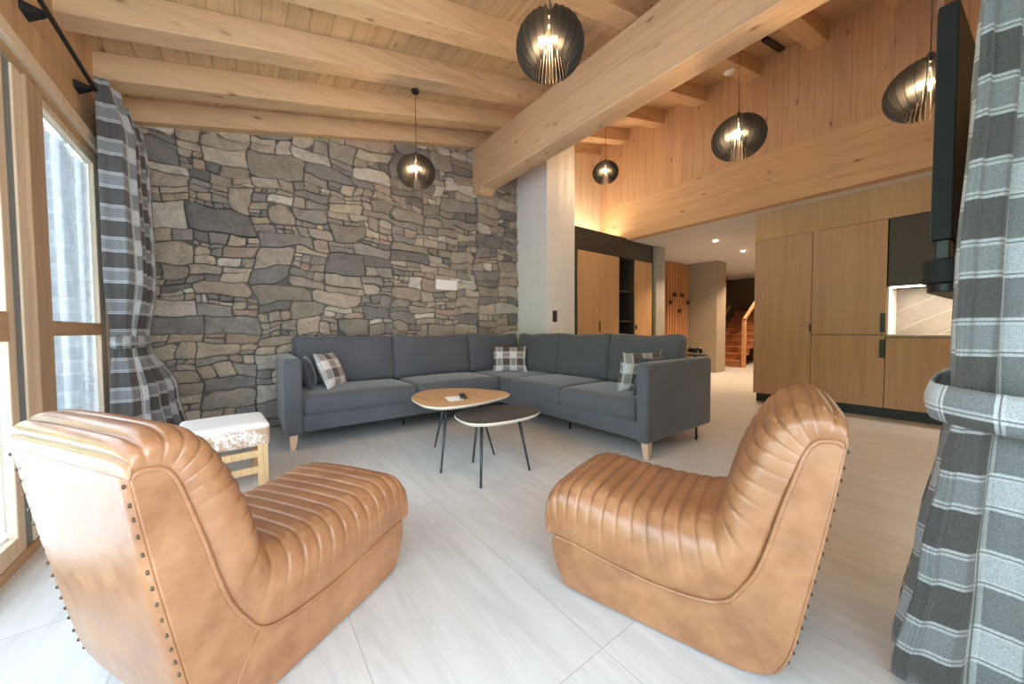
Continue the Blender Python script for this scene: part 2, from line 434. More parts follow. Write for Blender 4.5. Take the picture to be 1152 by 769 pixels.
# --- stone wall -----------------------------------------------------
def stone_wall():
    rnd = random.Random(21)
    cells = []
    def split(x0, x1, z0, z1, d=0):
        w, h = x1-x0, z1-z0
        tgt = rnd.choice([.035,.045,.055,.065,.08,.10,.14])
        if h > tgt*1.9 and (h > .34 or w/h < rnd.uniform(1.6, 3.2)) :
            s_ = rnd.uniform(.3, .7); split(x0, x1, z0, z0+h*s_, d+1); split(x0, x1, z0+h*s_, z1, d+1); return
        ratio = rnd.choice([1.1,1.6,2.4,3.2,4.2,5.2])
        if w > h*ratio*1.25 and w > .10:
            s_ = rnd.uniform(.33, .67); split(x0, x0+w*s_, z0, z1, d+1); split(x0+w*s_, x1, z0, z1, d+1); return
        if w > .55:
            split(x0, x0+w*.5, z0, z1, d+1); split(x0+w*.5, x1, z0, z1, d+1); return
        cells.append((x0, x1, z0, z1))
    x = -.80
    while x < 3.46:
        w = rnd.uniform(.8, 1.4); x1 = min(3.46, x+w)
        if 3.46-x1 < .4: x1 = 3.46
        z = 0.
        while z < 3.75:
            h = rnd.uniform(.28, .55); split(x, x1, z, z+h); z += h
        x = x1
    import mathutils.noise as mn
    def warp(x, z):
        a = mn.noise_vector((x*1.7, 0, z*2.4))*.07 + mn.noise_vector((x*4.3+9, 2, z*6.5))*.045 + mn.noise_vector((x*11+3, 4, z*15))*.014
        sag = .02*math.sin(x*2.1)
        return min(x + a[0]*(1 if x < 3.3 else max(0, (3.46-x)/.16)), 3.46), z + a[2]*1.0 + sag
    vs, fs, tint = [], [], []
    pal = [((.335,.295,.245),5), ((.255,.238,.220),5), ((.385,.328,.258),4), ((.450,.395,.320),3), ((.290,.262,.218),4), ((.200,.190,.180),3), ((.350,.275,.222),2), ((.50,.465,.41),2)]
    pool = [c for c, n in pal for _ in range(n)]
    for (x0, x1, z0, z1) in cells:
        if z0 > zr((x0+x1)/2)+.06: continue
        w, h = x1-x0, z1-z0
        g = rnd.uniform(.0016, .0040)
        j = min(w, h)*.2
        # outline: 4 corners cut by random chamfers
        P = []
        for cx_, cz_, sx, sz in ((x0,z0,1,1),(x1,z0,-1,1),(x1,z1,-1,-1),(x0,z1,1,-1)):
            big = rnd.random() < .22
            c_ = min(w, h)*(rnd.uniform(.2,.42) if big else rnd.uniform(.02,.12))
            cw = c_*rnd.uniform(.7, 1.7) if w > h else c_
            a = (cx_+sx*(g+min(cw, w*.42)), cz_+sz*g); b = (cx_+sx*g, cz_+sz*(g+min(c_*rnd.uniform(.6,1), h*.42)))
            P += ([b, a] if (sx*sz > 0) else [a, b])
        # densify and wobble
        D = []
        for i in range(8):
            p, q = P[i], P[(i+1) % 8]; L = math.hypot(p[0]-q[0], p[1]-q[1]); n = max(1, int(L/.035))
            for t in range(n):
                D.append((p[0]+(q[0]-p[0])*t/n, p[1]+(q[1]-p[1])*t/n))
        mx, mz = (x0+x1)/2, (z0+z1)/2
        D2 = []
        for p in D:
            k_ = 1-abs(mn.noise((p[0]*22, 5, p[1]*22)))*.045
            D2.append((mx+(p[0]-mx)*k_, mz+(p[1]-mz)*k_))
        D = D2
        dep = rnd.uniform(.012, .05); tx, tz = rnd.uniform(-.04,.04), rnd.uniform(-.07,.07)
        col = rnd.choice(pool); f_ = rnd.uniform(.86, 1.16); col = tuple(c*f_ for c in col)
        n = len(D); base = len(vs)
        hs = min(w, h)
        rings = [(0., 0., -.03), (0., 0., .62), (.0018, .0018, .88), (min(.006, hs*.10),)*2 + (.99,), (hs*.26, hs*.26, 1.03)]
        cx2, cz2 = mx, mz
        for k_, (ins, _, dd) in enumerate(rings):
            for p in D:
                L = math.hypot(p[0]-cx2, p[1]-cz2) or 1
                sc = max(.08, 1-ins/L)
                px, pz = cx2+(p[0]-cx2)*sc, cz2+(p[1]-cz2)*sc
                wx, wz = warp(px, pz)
                e = dep*dd + ((tx*(px-cx2)+tz*(pz-cz2)) if dd > .5 else 0)
                if dd > .7: e += mn.noise((px*14, 1, pz*14))*.007
                vs.append((wx, YB-max(-.02, e), wz))
        for k_ in range(len(rings)-1):
            for i in range(n):
                fs.append((base+k_*n+i, base+k_*n+(i+1) % n, base+(k_+1)*n+(i+1) % n, base+(k_+1)*n+i)); tint.append(col)
        wx, wz = warp(cx2, cz2); vs.append((wx, YB-dep*1.04, wz)); c_ = len(vs)-1
        for i in range(n):
            fs.append((base+(len(rings)-1)*n+i, base+(len(rings)-1)*n+(i+1) % n, c_)); tint.append(col)
    keep = [(f, t) for f, t in zip(fs, tint)]
    mb = MB(); mb.v = vs; mb.f = [f for f, _ in keep]
    o = mb.build('wall_back', 'stone', fix=True)
    me = o.data
    ca = me.color_attributes.new('tint', 'FLOAT_COLOR', 'CORNER')
    for p in me.polygons:
        t = keep[p.index][1]
        for li in p.loop_indices: ca.data[li].color = (*t, 1)
        p.use_smooth = True
    me.set_sharp_from_angle(angle=R(60))
    st(o, 'rubble stone wall of grey and brown slabs behind the sofa')
    MB().rafter(-.93, 3.5, YB, YB+.25, lambda x: 0, zd).build('mortar', 'mortar', o)
    return o
stone_wall()

# right of the stone: plaster stub, pale boards above the wardrobe
st(MB().rafter(3.455, 4.02, 3.76, YB+.008, lambda x: 0, zr).build('wall_pillar', 'plaster', bevel=.004), 'white plastered wall stub beside the stone wall')
st(MB().rafter(4.02, WW+.1, 4.31, YB+.008, lambda x: 0, zr).build('wall_back_panel', 'wallVX'), 'pale vertical boards high above the wardrobe')
st(MB().rafter(3.5, WW+.1, YB+.01, YB+.25, lambda x: 2.6, zd).build('wall_back_top', 'wallVX'))
# wood wall above kitchen (vertical boards, lower horizontal band)
st(MB().rafter(WW, WW+.14, YF-.1, 4.6, lambda x: 3.19, lambda x: 4.75).build('wall_right', 'wallV'), 'tall wall of vertical spruce boards over the kitchen')
st(MB().box(WW-.004, WW+.14, YF-.1, 4.6, 2.54, 3.19).build('wall_right_band', 'wallH'), 'lower band of horizontal spruce boards over the kitchen opening')
# hall walls
st(MB().box(6.12, 6.42, 3.69, 5.3, 0, 2.54).build('wall_hall_end', 'greywall'), 'narrow grey wall end right of the wardrobe')
st(MB().box(6.42, 8.6, 4.36, 4.5, 0, 2.54).build('wall_hall_back', 'greige'), 'hall wall behind the coat slats')
st(MB().box(8.56, 9.02, 3.67, 4.9, 0, 2.54).build('wall_hall_side', 'greige'), 'greige hall wall left of the stairs')
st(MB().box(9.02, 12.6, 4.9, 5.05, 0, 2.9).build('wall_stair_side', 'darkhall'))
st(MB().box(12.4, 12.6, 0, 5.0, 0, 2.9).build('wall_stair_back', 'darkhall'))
st(MB().box(6.42, 12.4, 1.95, 2.1, 0, 2.54).build('wall_hall_right', 'greige'))
st(MB().box(10.1, 12.4, 3.60, 3.70, 0, 2.54).build('wall_stair_right', 'darkhall')) if False else None
st(MB().box(6.42, 6.55, YF-.1, 2.1, 0, 2.54).build('wall_kitchen', 'greige'))
# front wall (behind the camera) with big glazing, from x 1.9 solid timber
def front_wall():
    mb = MB()
    f = lambda x: zd(x)
    y0, y1 = YF-.14, YF
    mb.rafter(-.93, -.62, y0, y1, lambda x: 0, f)
    mb.rafter(-.62, 2.5, y0, y1, lambda x: 2.32, f)
    mb.rafter(.98, 2.5, y0, y1, lambda x: 0, lambda x: 2.32)
    mb.rafter(2.5, 6.55, y0, y1, lambda x: 0, lambda x: min(f(x), 4.5))
    mb.rafter(-.62, 2.5, y0, y1, lambda x: f(x)-.08, f)
    st(mb.build('wall_front', 'wallVX'), 'timber wall with tall glazing behind the camera')
    g = MB().box(-.62, .98, YF-.08, YF-.07, 0, 2.32)
    g.build('window_pane', 'glass', st(MB().box(-.62, .98, YF-.10, YF-.04, 0, .08).build('window_3', 'winwood'), 'tall timber window behind the camera'))
front_wall()

# --- left wall with windows ------------------------------------------
HT = 2.195
def left_wall():
    mb = MB()
    mb.rafter(LW-.14, LW, YF-.1, YB, lambda x: HT+.09, zd)
    st(mb.build('wall_left', 'wallV'), 'vertical spruce boards above the left windows')
    st(MB().box(LW-.034, LW, 3.90, YB, 0, HT+.09).build('wall_left_corner', 'winwood'), 'timber jamb in the corner behind the curtain')
    st(MB().box(LW-.02, LW+.035, YF, 3.9, HT+.03, HT+.10).build('trim_1', 'winpale', bevel=.006), 'pale moulding above the windows')
    st(MB().box(LW-.06, LW+.010, YF, 3.9, HT, HT+.03).build('trim_2', 'winwoodH', bevel=.004), 'darker timber head of the windows')
    st(MB().box(LW-.12, LW, YF, 3.9, 0, .045).build('trim_3', 'winwoodH', bevel=.003), 'dark timber threshold under the windows')
    # window 1 : sliding bay nearer the camera
    def bay(name, y0, y1, stile0, stile1, lab, zt=(.98, 1.065), dark=None):
        fr = MB()
        w = empty(name, lab, 'window'); del w['category']; w['kind'] = 'structure'
        f = MB()
        f.box(LW-.032, LW-.004, y0, y0+stile0, .045, HT); f.box(LW-.032, LW-.004, y1-stile1, y1, .045, HT)
        f.build('window_stile', 'winpale', w, bevel=.004)
        f = MB().box(LW-.032, LW-.004, y0+stile0, y1-stile1, .045, .125); f.box(LW-.032, LW-.004, y0+stile0, y1-stile1, HT-.045, HT)
        f.build('window_rail', 'winpale', w, bevel=.004)
        f = MB().box(LW-.032, LW+.002, y0+stile0, y1-stile1, zt[0], zt[1])
        f.build('window_transom', 'winwoodH', w, bevel=.004)
        MB().box(LW-.026, LW-.020, y0+stile0, y1-stile1, .12, HT-.04).build('window_pane', 'glass', w)
        MB().box(LW-.09, LW-.034, y0, y1, .10, .135).build('window_sill_strip', 'alu', w)
        return w
    w1 = bay('window_1', .95, 2.53, .08, .065, 'nearer timber-framed window bay on the left', (.965, 1.09))
    MB().box(LW-.06, LW-.012, 2.53, 2.612, .05, HT).build('window_gasket', 'seal', w1)
    MB().box(LW-.06, LW-.004, 2.612, 2.69, .045, HT).build('window_stile', 'winpale', w1, bevel=.004)
    bay('window_4', YF+.02, .95, .08, .08, 'window bay beside the camera', (.965, 1.09))
    bay('window_2', 2.86, 3.80, .012, .12, 'farther timber-framed window bay with a sheer curtain behind the pane', (.983, 1.063))
    st(MB().box(LW-.12, LW+.012, 2.69, 2.86, .0, HT).build('window_post', 'winwood', bevel=.005), 'stout timber post between the two window bays')
    st(MB().box(LW-.034, LW+.012, 3.80, 3.90, .0, HT).build('window_jamb', 'winwood', bevel=.005), 'timber jamb beside the plaid curtain')
left_wall()

# sheer curtain hanging right behind the farther pane
def sheer():
    def path(t, z):
        spread = 1 if z > 1.02 else .0
        y = 4.30-(1.40-.10*min(1, max(0, (2.15-z)/1.2)))*t
        return (LW-.17+.028*math.sin(t*46+z*.8)+.012*math.sin(t*21), y, z)
    n1, n2 = 170, 26
    mb = MB().grid(lambda i, j: path(i/(n1-1), 2.30-2.20*j/(n2-1)), n1, n2)
    tag(mb.build('sheer_curtain', 'sheer', smooth=True, fix=False), 'white sheer curtain hanging behind the far left window pane', 'curtain')
sheer()

# ------------------------------------------------------------------ curtains
def curtain_mesh(path, zs, n, nameuv=1.0):
    """path(t, z) -> (x, y); UV in metres measured along the cloth."""
    T = [i/(n-1) for i in range(n)]
    vs = []; uv = []
    # arc length measured on the top row so stripes keep their place down the cloth
    L = [0.]
    z0 = zs[0]; prev = path(0, z0)
    for t in T[1:]:
        q = path(t, z0); L.append(L[-1]+math.hypot(q[0]-prev[0], q[1]-prev[1])); prev = q
    for i, t in enumerate(T):
        for z in zs:
            x, y = path(t, z); vs.append((x, y, z)); uv.append((L[i]*nameuv, z))
    m = len(zs)
    fs = [(i*m+j, (i+1)*m+j, (i+1)*m+j+1, i*m+j+1) for i in range(n-1) for j in range(m-1)]
    mb = MB(); mb.v = vs; mb.f = fs
    return mb, uv
def lerp(a, b, t): return a+(b-a)*t
def interp(tab, z):
    tab = sorted(tab)
    if z <= tab[0][0]: return tab[0][1:]
    for a, b in zip(tab, tab[1:]):
        if z <= b[0]:
            t = (z-a[0])/(b[0]-a[0]); t = t*t*(3-2*t); return tuple(lerp(p, q, t) for p, q in zip(a[1:], b[1:]))
    return tab[-1][1:]

def poly_curtain(tab, zs, n, folds, amps):
    """tab: rows (z, [points in plan]); amps: fold depth at each point; the cloth follows the polyline in plan."""
    def pts_at(z):
        T = sorted(tab, key=lambda r: r[0])
        if z <= T[0][0]: return T[0][1]
        for a, b in zip(T, T[1:]):
            if z <= b[0]:
                t = (z-a[0])/(b[0]-a[0]); t = t*t*(3-2*t)
                return [tuple(lerp(p, q, t) for p, q in zip(u, v)) for u, v in zip(a[1], b[1])]
        return T[-1][1]
    def path(t, z):
        P = catmull([p+(a,) for p, a in zip(pts_at(z), amps)], 12)
        f = t*(len(P)-1); i = min(int(f), len(P)-2); r = f-i
        x, y, am = (lerp(a, b, r) for a, b in zip(P[i], P[i+1]))
        tight = interp([(z_, k_) for z_, k_ in TIGHT], z)[0]
        am *= tight
        d = Vector((P[i+1][0]-P[i][0], P[i+1][1]-P[i][1])).normalized(); nr = Vector((d.y, -d.x))
        ph = 2*math.pi*folds*t + .35*math.sin(z*1.3+t*3)
        w = math.sin(ph)+.22*math.sin(2.3*ph+1.2)
        return x+nr.x*am*w+d.x*am*.5*math.cos(ph), y+nr.y*am*w+d.y*am*.5*math.cos(ph)
    return curtain_mesh(path, zs, n)
def pin(o, e): o.parent = e; o.matrix_parent_inverse = Matrix.Translation(-Vector(e.location)); return o
def tie(cx_, cy_, rx, ry, zc, hh, tilt, th=0., n=72, m=6):
    vs = []; uvs = []
    for i in range(n+1):
        a = 2*math.pi*i/n
        for j in range(m+1):
            t = j/m-.5
            k_ = 1+.06*math.cos(math.pi*t)+.02*math.sin(a*5)
            lx, ly = rx*math.cos(a)*k_, ry*math.sin(a)*k_
            x, y = lx*math.cos(th)-ly*math.sin(th), lx*math.sin(th)+ly*math.cos(th)
            vs.append((cx_+x, cy_+y, zc+t*hh+tilt(x, y))); uvs.append((a*max(rx, ry)*.9+.02, t*hh+.33))
    fs = [(i*(m+1)+j, (i+1)*(m+1)+j, (i+1)*(m+1)+j+1, i*(m+1)+j+1) for i in range(n) for j in range(m)]
    q = MB(); q.v = vs; q.f = fs
    return q, uvs
# left curtain: the near panel faces the room, the rest runs back to the stone wall
TIGHT = [(.02, 1.), (.6, 1.), (.93, .45), (1.25, 1.), (2.6, 1.)]
tabL = [(.02, [(-.745,3.60),(-.60,3.58),(-.50,3.80),(-.46,4.05),(-.43,4.34)]), (.5, [(-.75,3.60),(-.61,3.60),(-.56,3.80),(-.53,4.05),(-.50,4.33)]),
        (.93, [(-.755,3.70),(-.66,3.69),(-.64,3.85),(-.64,4.0),(-.645,4.22)]), (1.4, [(-.745,3.54),(-.60,3.54),(-.60,3.78),(-.61,4.05),(-.62,4.33)]),
        (2.30, [(-.725,3.44),(-.60,3.46),(-.61,3.75),(-.62,4.05),(-.63,4.34)]), (2.62, [(-.715,3.38),(-.655,3.41),(-.65,3.75),(-.65,4.05),(-.66,4.34)])]
zs = [.02+(2.60-.02)*i/60 for i in range(61)]
mb, uv = poly_curtain(tabL, zs[::-1], 240, 6.5, [.006,.012,.030,.030,.02])
cur = empty('plaid_curtain', 'grey plaid wool curtain gathered in the corner by the stone wall', 'curtain', (-.72, 3.9, 0), 0, 'plaid curtains')
pin(mb.build('cloth', 'plaid_curtain', smooth=True, uvf=lambda i: (uv[i][0]*.6+.02, uv[i][1]), fix=False, solid=.004), cur)
q, uu = tie(-.70, 3.95, .085, .30, .93, .09, lambda x, y: 0)
pin(q.build('tieback', 'plaid_curtain', smooth=True, uvf=lambda i: uu[i], fix=False, solid=.006), cur)
# right curtain near the camera
TIGHT = [(.02, 1.), (.5, 1.), (.78, .5), (1.05, .9), (2.6, 1.)]
tabR = [(.02, [(1.86,.150),(1.62,.140),(1.44,.115),(1.52,.00),(1.60,-.13),(1.70,-.36)]), (.35, [(1.86,.11),(1.64,.10),(1.46,.072),(1.54,-.01),(1.61,-.13),(1.70,-.36)]),
        (.62, [(1.86,.075),(1.66,.065),(1.50,.048),(1.56,-.02),(1.62,-.12),(1.70,-.34)]), (.78, [(1.84,.060),(1.68,.050),(1.53,.032),(1.58,-.025),(1.63,-.11),(1.70,-.32)]),
        (1.15, [(1.88,.055),(1.68,.042),(1.53,.028),(1.58,-.03),(1.64,-.12),(1.70,-.34)]), (1.7, [(1.90,.035),(1.68,.022),(1.52,.008),(1.585,-.04),(1.65,-.12),(1.70,-.36)]),
        (2.2, [(1.90,.012),(1.68,-.002),(1.52,-.014),(1.585,-.05),(1.65,-.12),(1.70,-.36)]), (3.0, [(1.90,-.005),(1.68,-.015),(1.52,-.03),(1.59,-.07),(1.65,-.13),(1.70,-.36)])]
zs = [.02+(3.0-.02)*i/80 for i in range(81)]
mbR, uvR = poly_curtain(tabR, zs[::-1], 300, 6.0, [.016,.014,.012,.016,.02,.03])
cur2 = empty('plaid_curtain', 'grey plaid wool curtain close to the camera at the right edge', 'curtain', (1.6, -.1, 0), 0, 'plaid curtains')
pin(mbR.build('cloth', 'plaid_curtain', smooth=True, uvf=lambda i: (uvR[i][0]*.6, uvR[i][1]), fix=False, solid=.004), cur2)
q, uv3 = tie(1.70, -.085, .215, .150, .775, .10, lambda x, y: .22*max(0, (x+.10))+.10*max(0, y), th=R(-38))
pin(q.build('tieback', 'plaid_curtain', smooth=True, uvf=lambda i: uv3[i], fix=False, solid=.008), cur2)

# curtain rod on the left wall
rod = empty('curtain_rod', 'black steel curtain rod on two flat brackets above the left windows', 'curtain rod', (-.71, 3.0, 2.53))
def rl(mb): 
    mb.v = [(a+.71, b-3.0, c-2.53) for a, b, c in mb.v]; return mb
rl(MB().tube([(-.71, YF+.05, 2.52), (-.71, 4.3, 2.52)], .012, 12)).build('pole', 'black', rod, smooth=True)
for yb in (1.2, 2.74, 3.39):
    rl(MB().add([(LW,yb-.05,2.53),(LW,yb+.05,2.53),(LW,yb+.05,2.485),(LW,yb-.05,2.485),(-.722,yb-.014,2.53),(-.722,yb+.014,2.53),(-.722,yb+.014,2.512),(-.722,yb-.014,2.512)],
       [(0,1,2,3),(4,7,6,5),(0,4,5,1),(1,5,6,2),(2,6,7,3),(3,7,4,0)])).build('bracket', 'black', rod, bevel=.003)

# ------------------------------------------------------------------ wardrobe
def wardrobe():
    y = 3.75
    w = empty('wardrobe', 'built-in wardrobe with oak doors in an anthracite frame beside the white wall stub', 'wardrobe', (5.0, 4.0, 0))
    L = lambda mb: (setattr(mb, 'v', [(a-5.0, b-4.0, c) for a, b, c in mb.v]), mb)[1]
    b = MB()
    b.box(4.022, 6.115, y, y+.04, 2.225, 2.565)           # top fascia
    b.box(4.022, 4.065, y, y+.56, 0, 2.225)
    b.box(6.065, 6.115, y, y+.56, 0, 2.225)
    b.box(4.065, 6.065, y, y+.56, 0, .06)
    b.box(4.022, 6.115, y+.04, y+.56, 2.225, 2.565)
    b.box(4.065, 6.065, y+.52, y+.55, .06, 2.225)
    b.box(5.07, 5.09, y+.02, y+.52, .06, 2.225); b.box(5.52, 5.54, y+.02, y+.52, .06, 2.225)
    L(b).build('carcass', 'anthracite', w, bevel=.002)
    L(MB().box(4.068, 4.572, y-.012, y+.008, .065, 2.215)).build('door', 'oakW', w, bevel=.002)
    d2 = L(MB().box(4.576, 5.078, y-.012, y+.008, .065, 2.215)).build('door', 'oakW', w, bevel=.002)
    L(MB().box(4.565, 4.585, y-.022, y-.011, .97, 1.13)).build('handle', 'black', d2)
    d3 = L(MB().box(5.532, 6.062, y-.012, y+.008, .065, 2.215)).build('door', 'oakW', w, bevel=.002)
    L(MB().box(5.545, 5.585, y-.024, y-.011, 1.00, 1.07)).build('handle', 'black', d3, bevel=.002)
    for z in (.70, 1.14, 1.66):
        L(MB().box(5.09, 5.52, y+.03, y+.51, z-.012, z+.012)).build('shelf', 'anthracite', w)
wardrobe()

# coat rack of slats
cr = empty('coat_rack', 'coat rack of upright wooden slats with black knobs in the hall', 'coat rack', (8.0, 4.3, 0))
MB().box(-.42, .53, .045, .058, .02, 2.5).build('backing_board', 'slat', cr)
for i in range(9):
    x = -.40+i*.108
    MB().box(x, x+.042, -.01, .045, .02, 2.5).build('slat', 'slat', cr, bevel=.003)
for i, (x, z) in enumerate(((-.20, 1.78), (.13, 1.78), (-.37, 1.6), (.02, 1.42), (.40, 1.62))):
    MB().lathe([(.0,0),(.012,0),(.012,.03),(.05,.035),(.05,.06),(.0,.062)], 16).build('knob', 'black', cr, smooth=False).matrix_local = Matrix.Translation((x, -.01, z)) @ Matrix.Rotation(R(90), 4, 'X')

# stairs
sr = empty('staircase', 'wooden stairs rising in the dark stairwell at the back of the hall', 'stairs', (10.2, 4.2, 0))
for i in range(10):
    MB().box(i*.26, i*.26+.29, -.42, .55, (i+1)*.17-.045, (i+1)*.17).build('tread', 'stair', sr, bevel=.004)
    MB().box(i*.26+.02, i*.26+.04, -.42, .55, i*.17, (i+1)*.17-.045).build('riser', 'stair', sr)
MB().box(.0, .07, -.52, -.44, 0, 1.25).build('newel_post', 'slat', sr, bevel=.004)
MB().add([(0.0,-.52,1.20),(0.0,-.46,1.20),(2.5,-.46,2.83),(2.5,-.52,2.83),(0.0,-.52,1.27),(0.0,-.46,1.27),(2.5,-.46,2.90),(2.5,-.52,2.90)],
         [(0,3,2,1),(4,5,6,7),(0,1,5,4),(1,2,6,5),(2,3,7,6),(3,0,4,7)]).build('handrail', 'slat', sr)
MB().add([(0.4,.66,.55),(0.4,.69,.55),(2.1,.69,1.66),(2.1,.66,1.66),(0.4,.66,.66),(0.4,.69,.66),(2.1,.69,1.77),(2.1,.66,1.77)],
         [(0,3,2,1),(4,5,6,7),(0,1,5,4),(1,2,6,5),(2,3,7,6),(3,0,4,7)]).build('wall_string', 'slat', sr)

# ------------------------------------------------------------------ kitchen
KX = 5.62
def kitchen():
    d = .60
    def cab(name, lab, y0, y1, z0, z1, doors, loc):
        e = empty(name, lab, 'cabinet', (KX+.3, (y0+y1)/2, z0), 0, 'oak kitchen cabinets')
        ox, oy, oz = e.location
        L = lambda mb: (setattr(mb, 'v', [(a-ox, b-oy, c-oz) for a, b, c in mb.v]), mb)[1]
        L(MB().box(KX+.022, KX+d, y0+.001, y1-.001, z0, z1)).build('carcass', 'anthracite', e)
        for (a, b, c, f, hd) in doors:
            dr = L(MB().box(KX, KX+.020, a+.002, b-.002, c+.002, f-.002)).build('door', 'oak', e, bevel=.0015)
            if hd: L(MB().box(KX-.012, KX+.001, hd[0], hd[1], hd[2], hd[3])).build('handle', 'black', dr, bevel=.001)
        return e
    cab('tall_cabinet', 'tall oak kitchen cabinet at the hall end with one full-height door', 1.305, 1.925, .115, 2.185, [(1.305,1.925,.115,2.185,(1.307,1.322,.96,1.05))], 0)
    cab('tall_cabinet', 'oak kitchen column with upper and lower door beside the lit niche', .662, 1.303, .115, 2.185,
        [(.662,1.303,.925,2.185,(.664,.705,.95,1.16)), (.662,1.303,.115,.921,(.664,.705,.67,.87))], 0)
    # base units under the worktop
    for i, (a, b) in enumerate(((.02, .660), (-.41, .018))):
        cab('base_cabinet', ['oak base cabinet under the lit niche next to the tall column', 'oak base cabinet at the far right behind the curtain'][i], a, b, .115, .895, [(a,b,.115,.893,None)], 0)
    o = MB().box(KX+.004, KX+d, YF+.01, .660, .897, .925).build('worktop', 'plaster', bevel=.002, origin=(KX+.3,.1,.9))
    o.data.materials[0] = M['splash']; tag(o, 'slim stone worktop over the base cabinets', 'worktop')
    o = MB().box(KX+.055, KX+.5, YF+.01, 1.90, .0, .113).build('kitchen_plinth', 'plinth', origin=(KX+.2,.8,0)); tag(o, 'black recessed plinth under the kitchen cabinets', 'plinth')
    o = MB().box(KX-.001, KX+.04, YF+.01, 1.925, 2.187, 2.538).build('cabinet_fascia', 'oakH', origin=(KX,.8,2.2)); tag(o, 'long oak fascia panel above the kitchen cabinets', 'panel')
    MB().box(KX+.04, KX+.6, YF+.01, 1.925, 2.187, 2.538).build('panel_backing', 'anthracite', None, origin=(KX+.3,.8,2.2))
    bpy.data.objects['panel_backing'].parent = o; bpy.data.objects['panel_backing'].matrix_parent_inverse = Matrix.Translation(-Vector(o.location))
    e = empty('wall_cabinet', 'anthracite wall cabinet above the lit kitchen niche', 'cabinet', (KX+.2, .1, 1.45))
    MB().box(-.165, .35, -.50, .555, 0, .735).build('carcass', 'anthracite', e, bevel=.002)
    MB().box(-.185, -.168, -.50, .555, 0, .735).build('door', 'anthracite', e, bevel=.002)
    MB().box(-.10, -.06, -.50, .54, -.012, -.001).build('led_strip', 'led', e)
    st(MB().box(KX+d-.02, KX+d, YF+.01, .66, .925, 1.45).build('wall_splashback', 'splash'), 'veined stone splashback lit from above')
    st(MB().box(KX+.03, KX+d, .645, .661, .925, 1.45).build('trim_4', 'plaster'), 'pale side cheek of the kitchen niche')
kitchen()

# ------------------------------------------------------------------ sofa
def rbox(mb_name, x0, x1, y0, y1, z0, z1, r, m, parent, seg=4, puff=0., label=None, rot=None, piv=None):
    bm = bmesh.new()
    bmesh.ops.create_cube(bm, size=1)
    sx, sy, sz = x1-x0, y1-y0, z1-z0
    for v in bm.verts: v.co = Vector((v.co.x*sx, v.co.y*sy, v.co.z*sz))
    bmesh.ops.bevel(bm, geom=list(bm.edges), offset=r, segments=seg, profile=.55, affect='EDGES')
    # subdivide big faces for puff
    if puff:
        bmesh.ops.subdivide_edges(bm, edges=[e for e in bm.edges if e.calc_length() > .12], cuts=7, use_grid_fill=True)
        for v in bm.verts:
            a, b, c = v.co.x/(sx/2), v.co.y/(sy/2), v.co.z/(sz/2)
            fx, fy, fz = (1-a*a), (1-b*b), (1-c*c)
            mn_ = min(sx, sy, sz)
            if sz == mn_: v.co.z += (1 if c > 0 else -.3)*puff*max(0, fx)**.6*max(0, fy)**.6*abs(c)
            elif sy == mn_: v.co.y += (1 if b > 0 else -1)*puff*max(0, fx)**.6*max(0, fz)**.6*abs(b)
            else: v.co.x += (1 if a > 0 else -1)*puff*max(0, fy)**.6*max(0, fz)**.6*abs(a)
    if mb_name == 'back_cushion':
        import mathutils.noise as mn
        for v in bm.verts:
            d = mn.noise_vector(Vector((v.co.x*3.2+x0*5, v.co.y*3.2+y0*5, v.co.z*3.2)))
            L_ = v.co.x/(sx/2) if sx > sy else v.co.y/(sy/2)
            v.co += Vector((d.x*.010, d.y*.012, d.z*.014))
            if v.co.z > .1: v.co.z += .014*(abs(L_)**3) - .010*(1-L_*L_)
    if rot: bmesh.ops.rotate(bm, verts=bm.verts, cent=(0,0,0), matrix=rot)
    me = bpy.data.meshes.new(mb_name); bm.to_mesh(me); bm.free()
    for p in me.polygons: p.use_smooth = True
    me.materials.append(M[m])
    o = bpy.data.objects.new(mb_name, me); C.objects.link(o); o.location = ((x0+x1)/2, (y0+y1)/2, (z0+z1)/2)
    if parent: o.parent = parent; o.matrix_parent_inverse = Matrix.Translation(-Vector(parent.location))
    if label: o['label'] = label
    return o
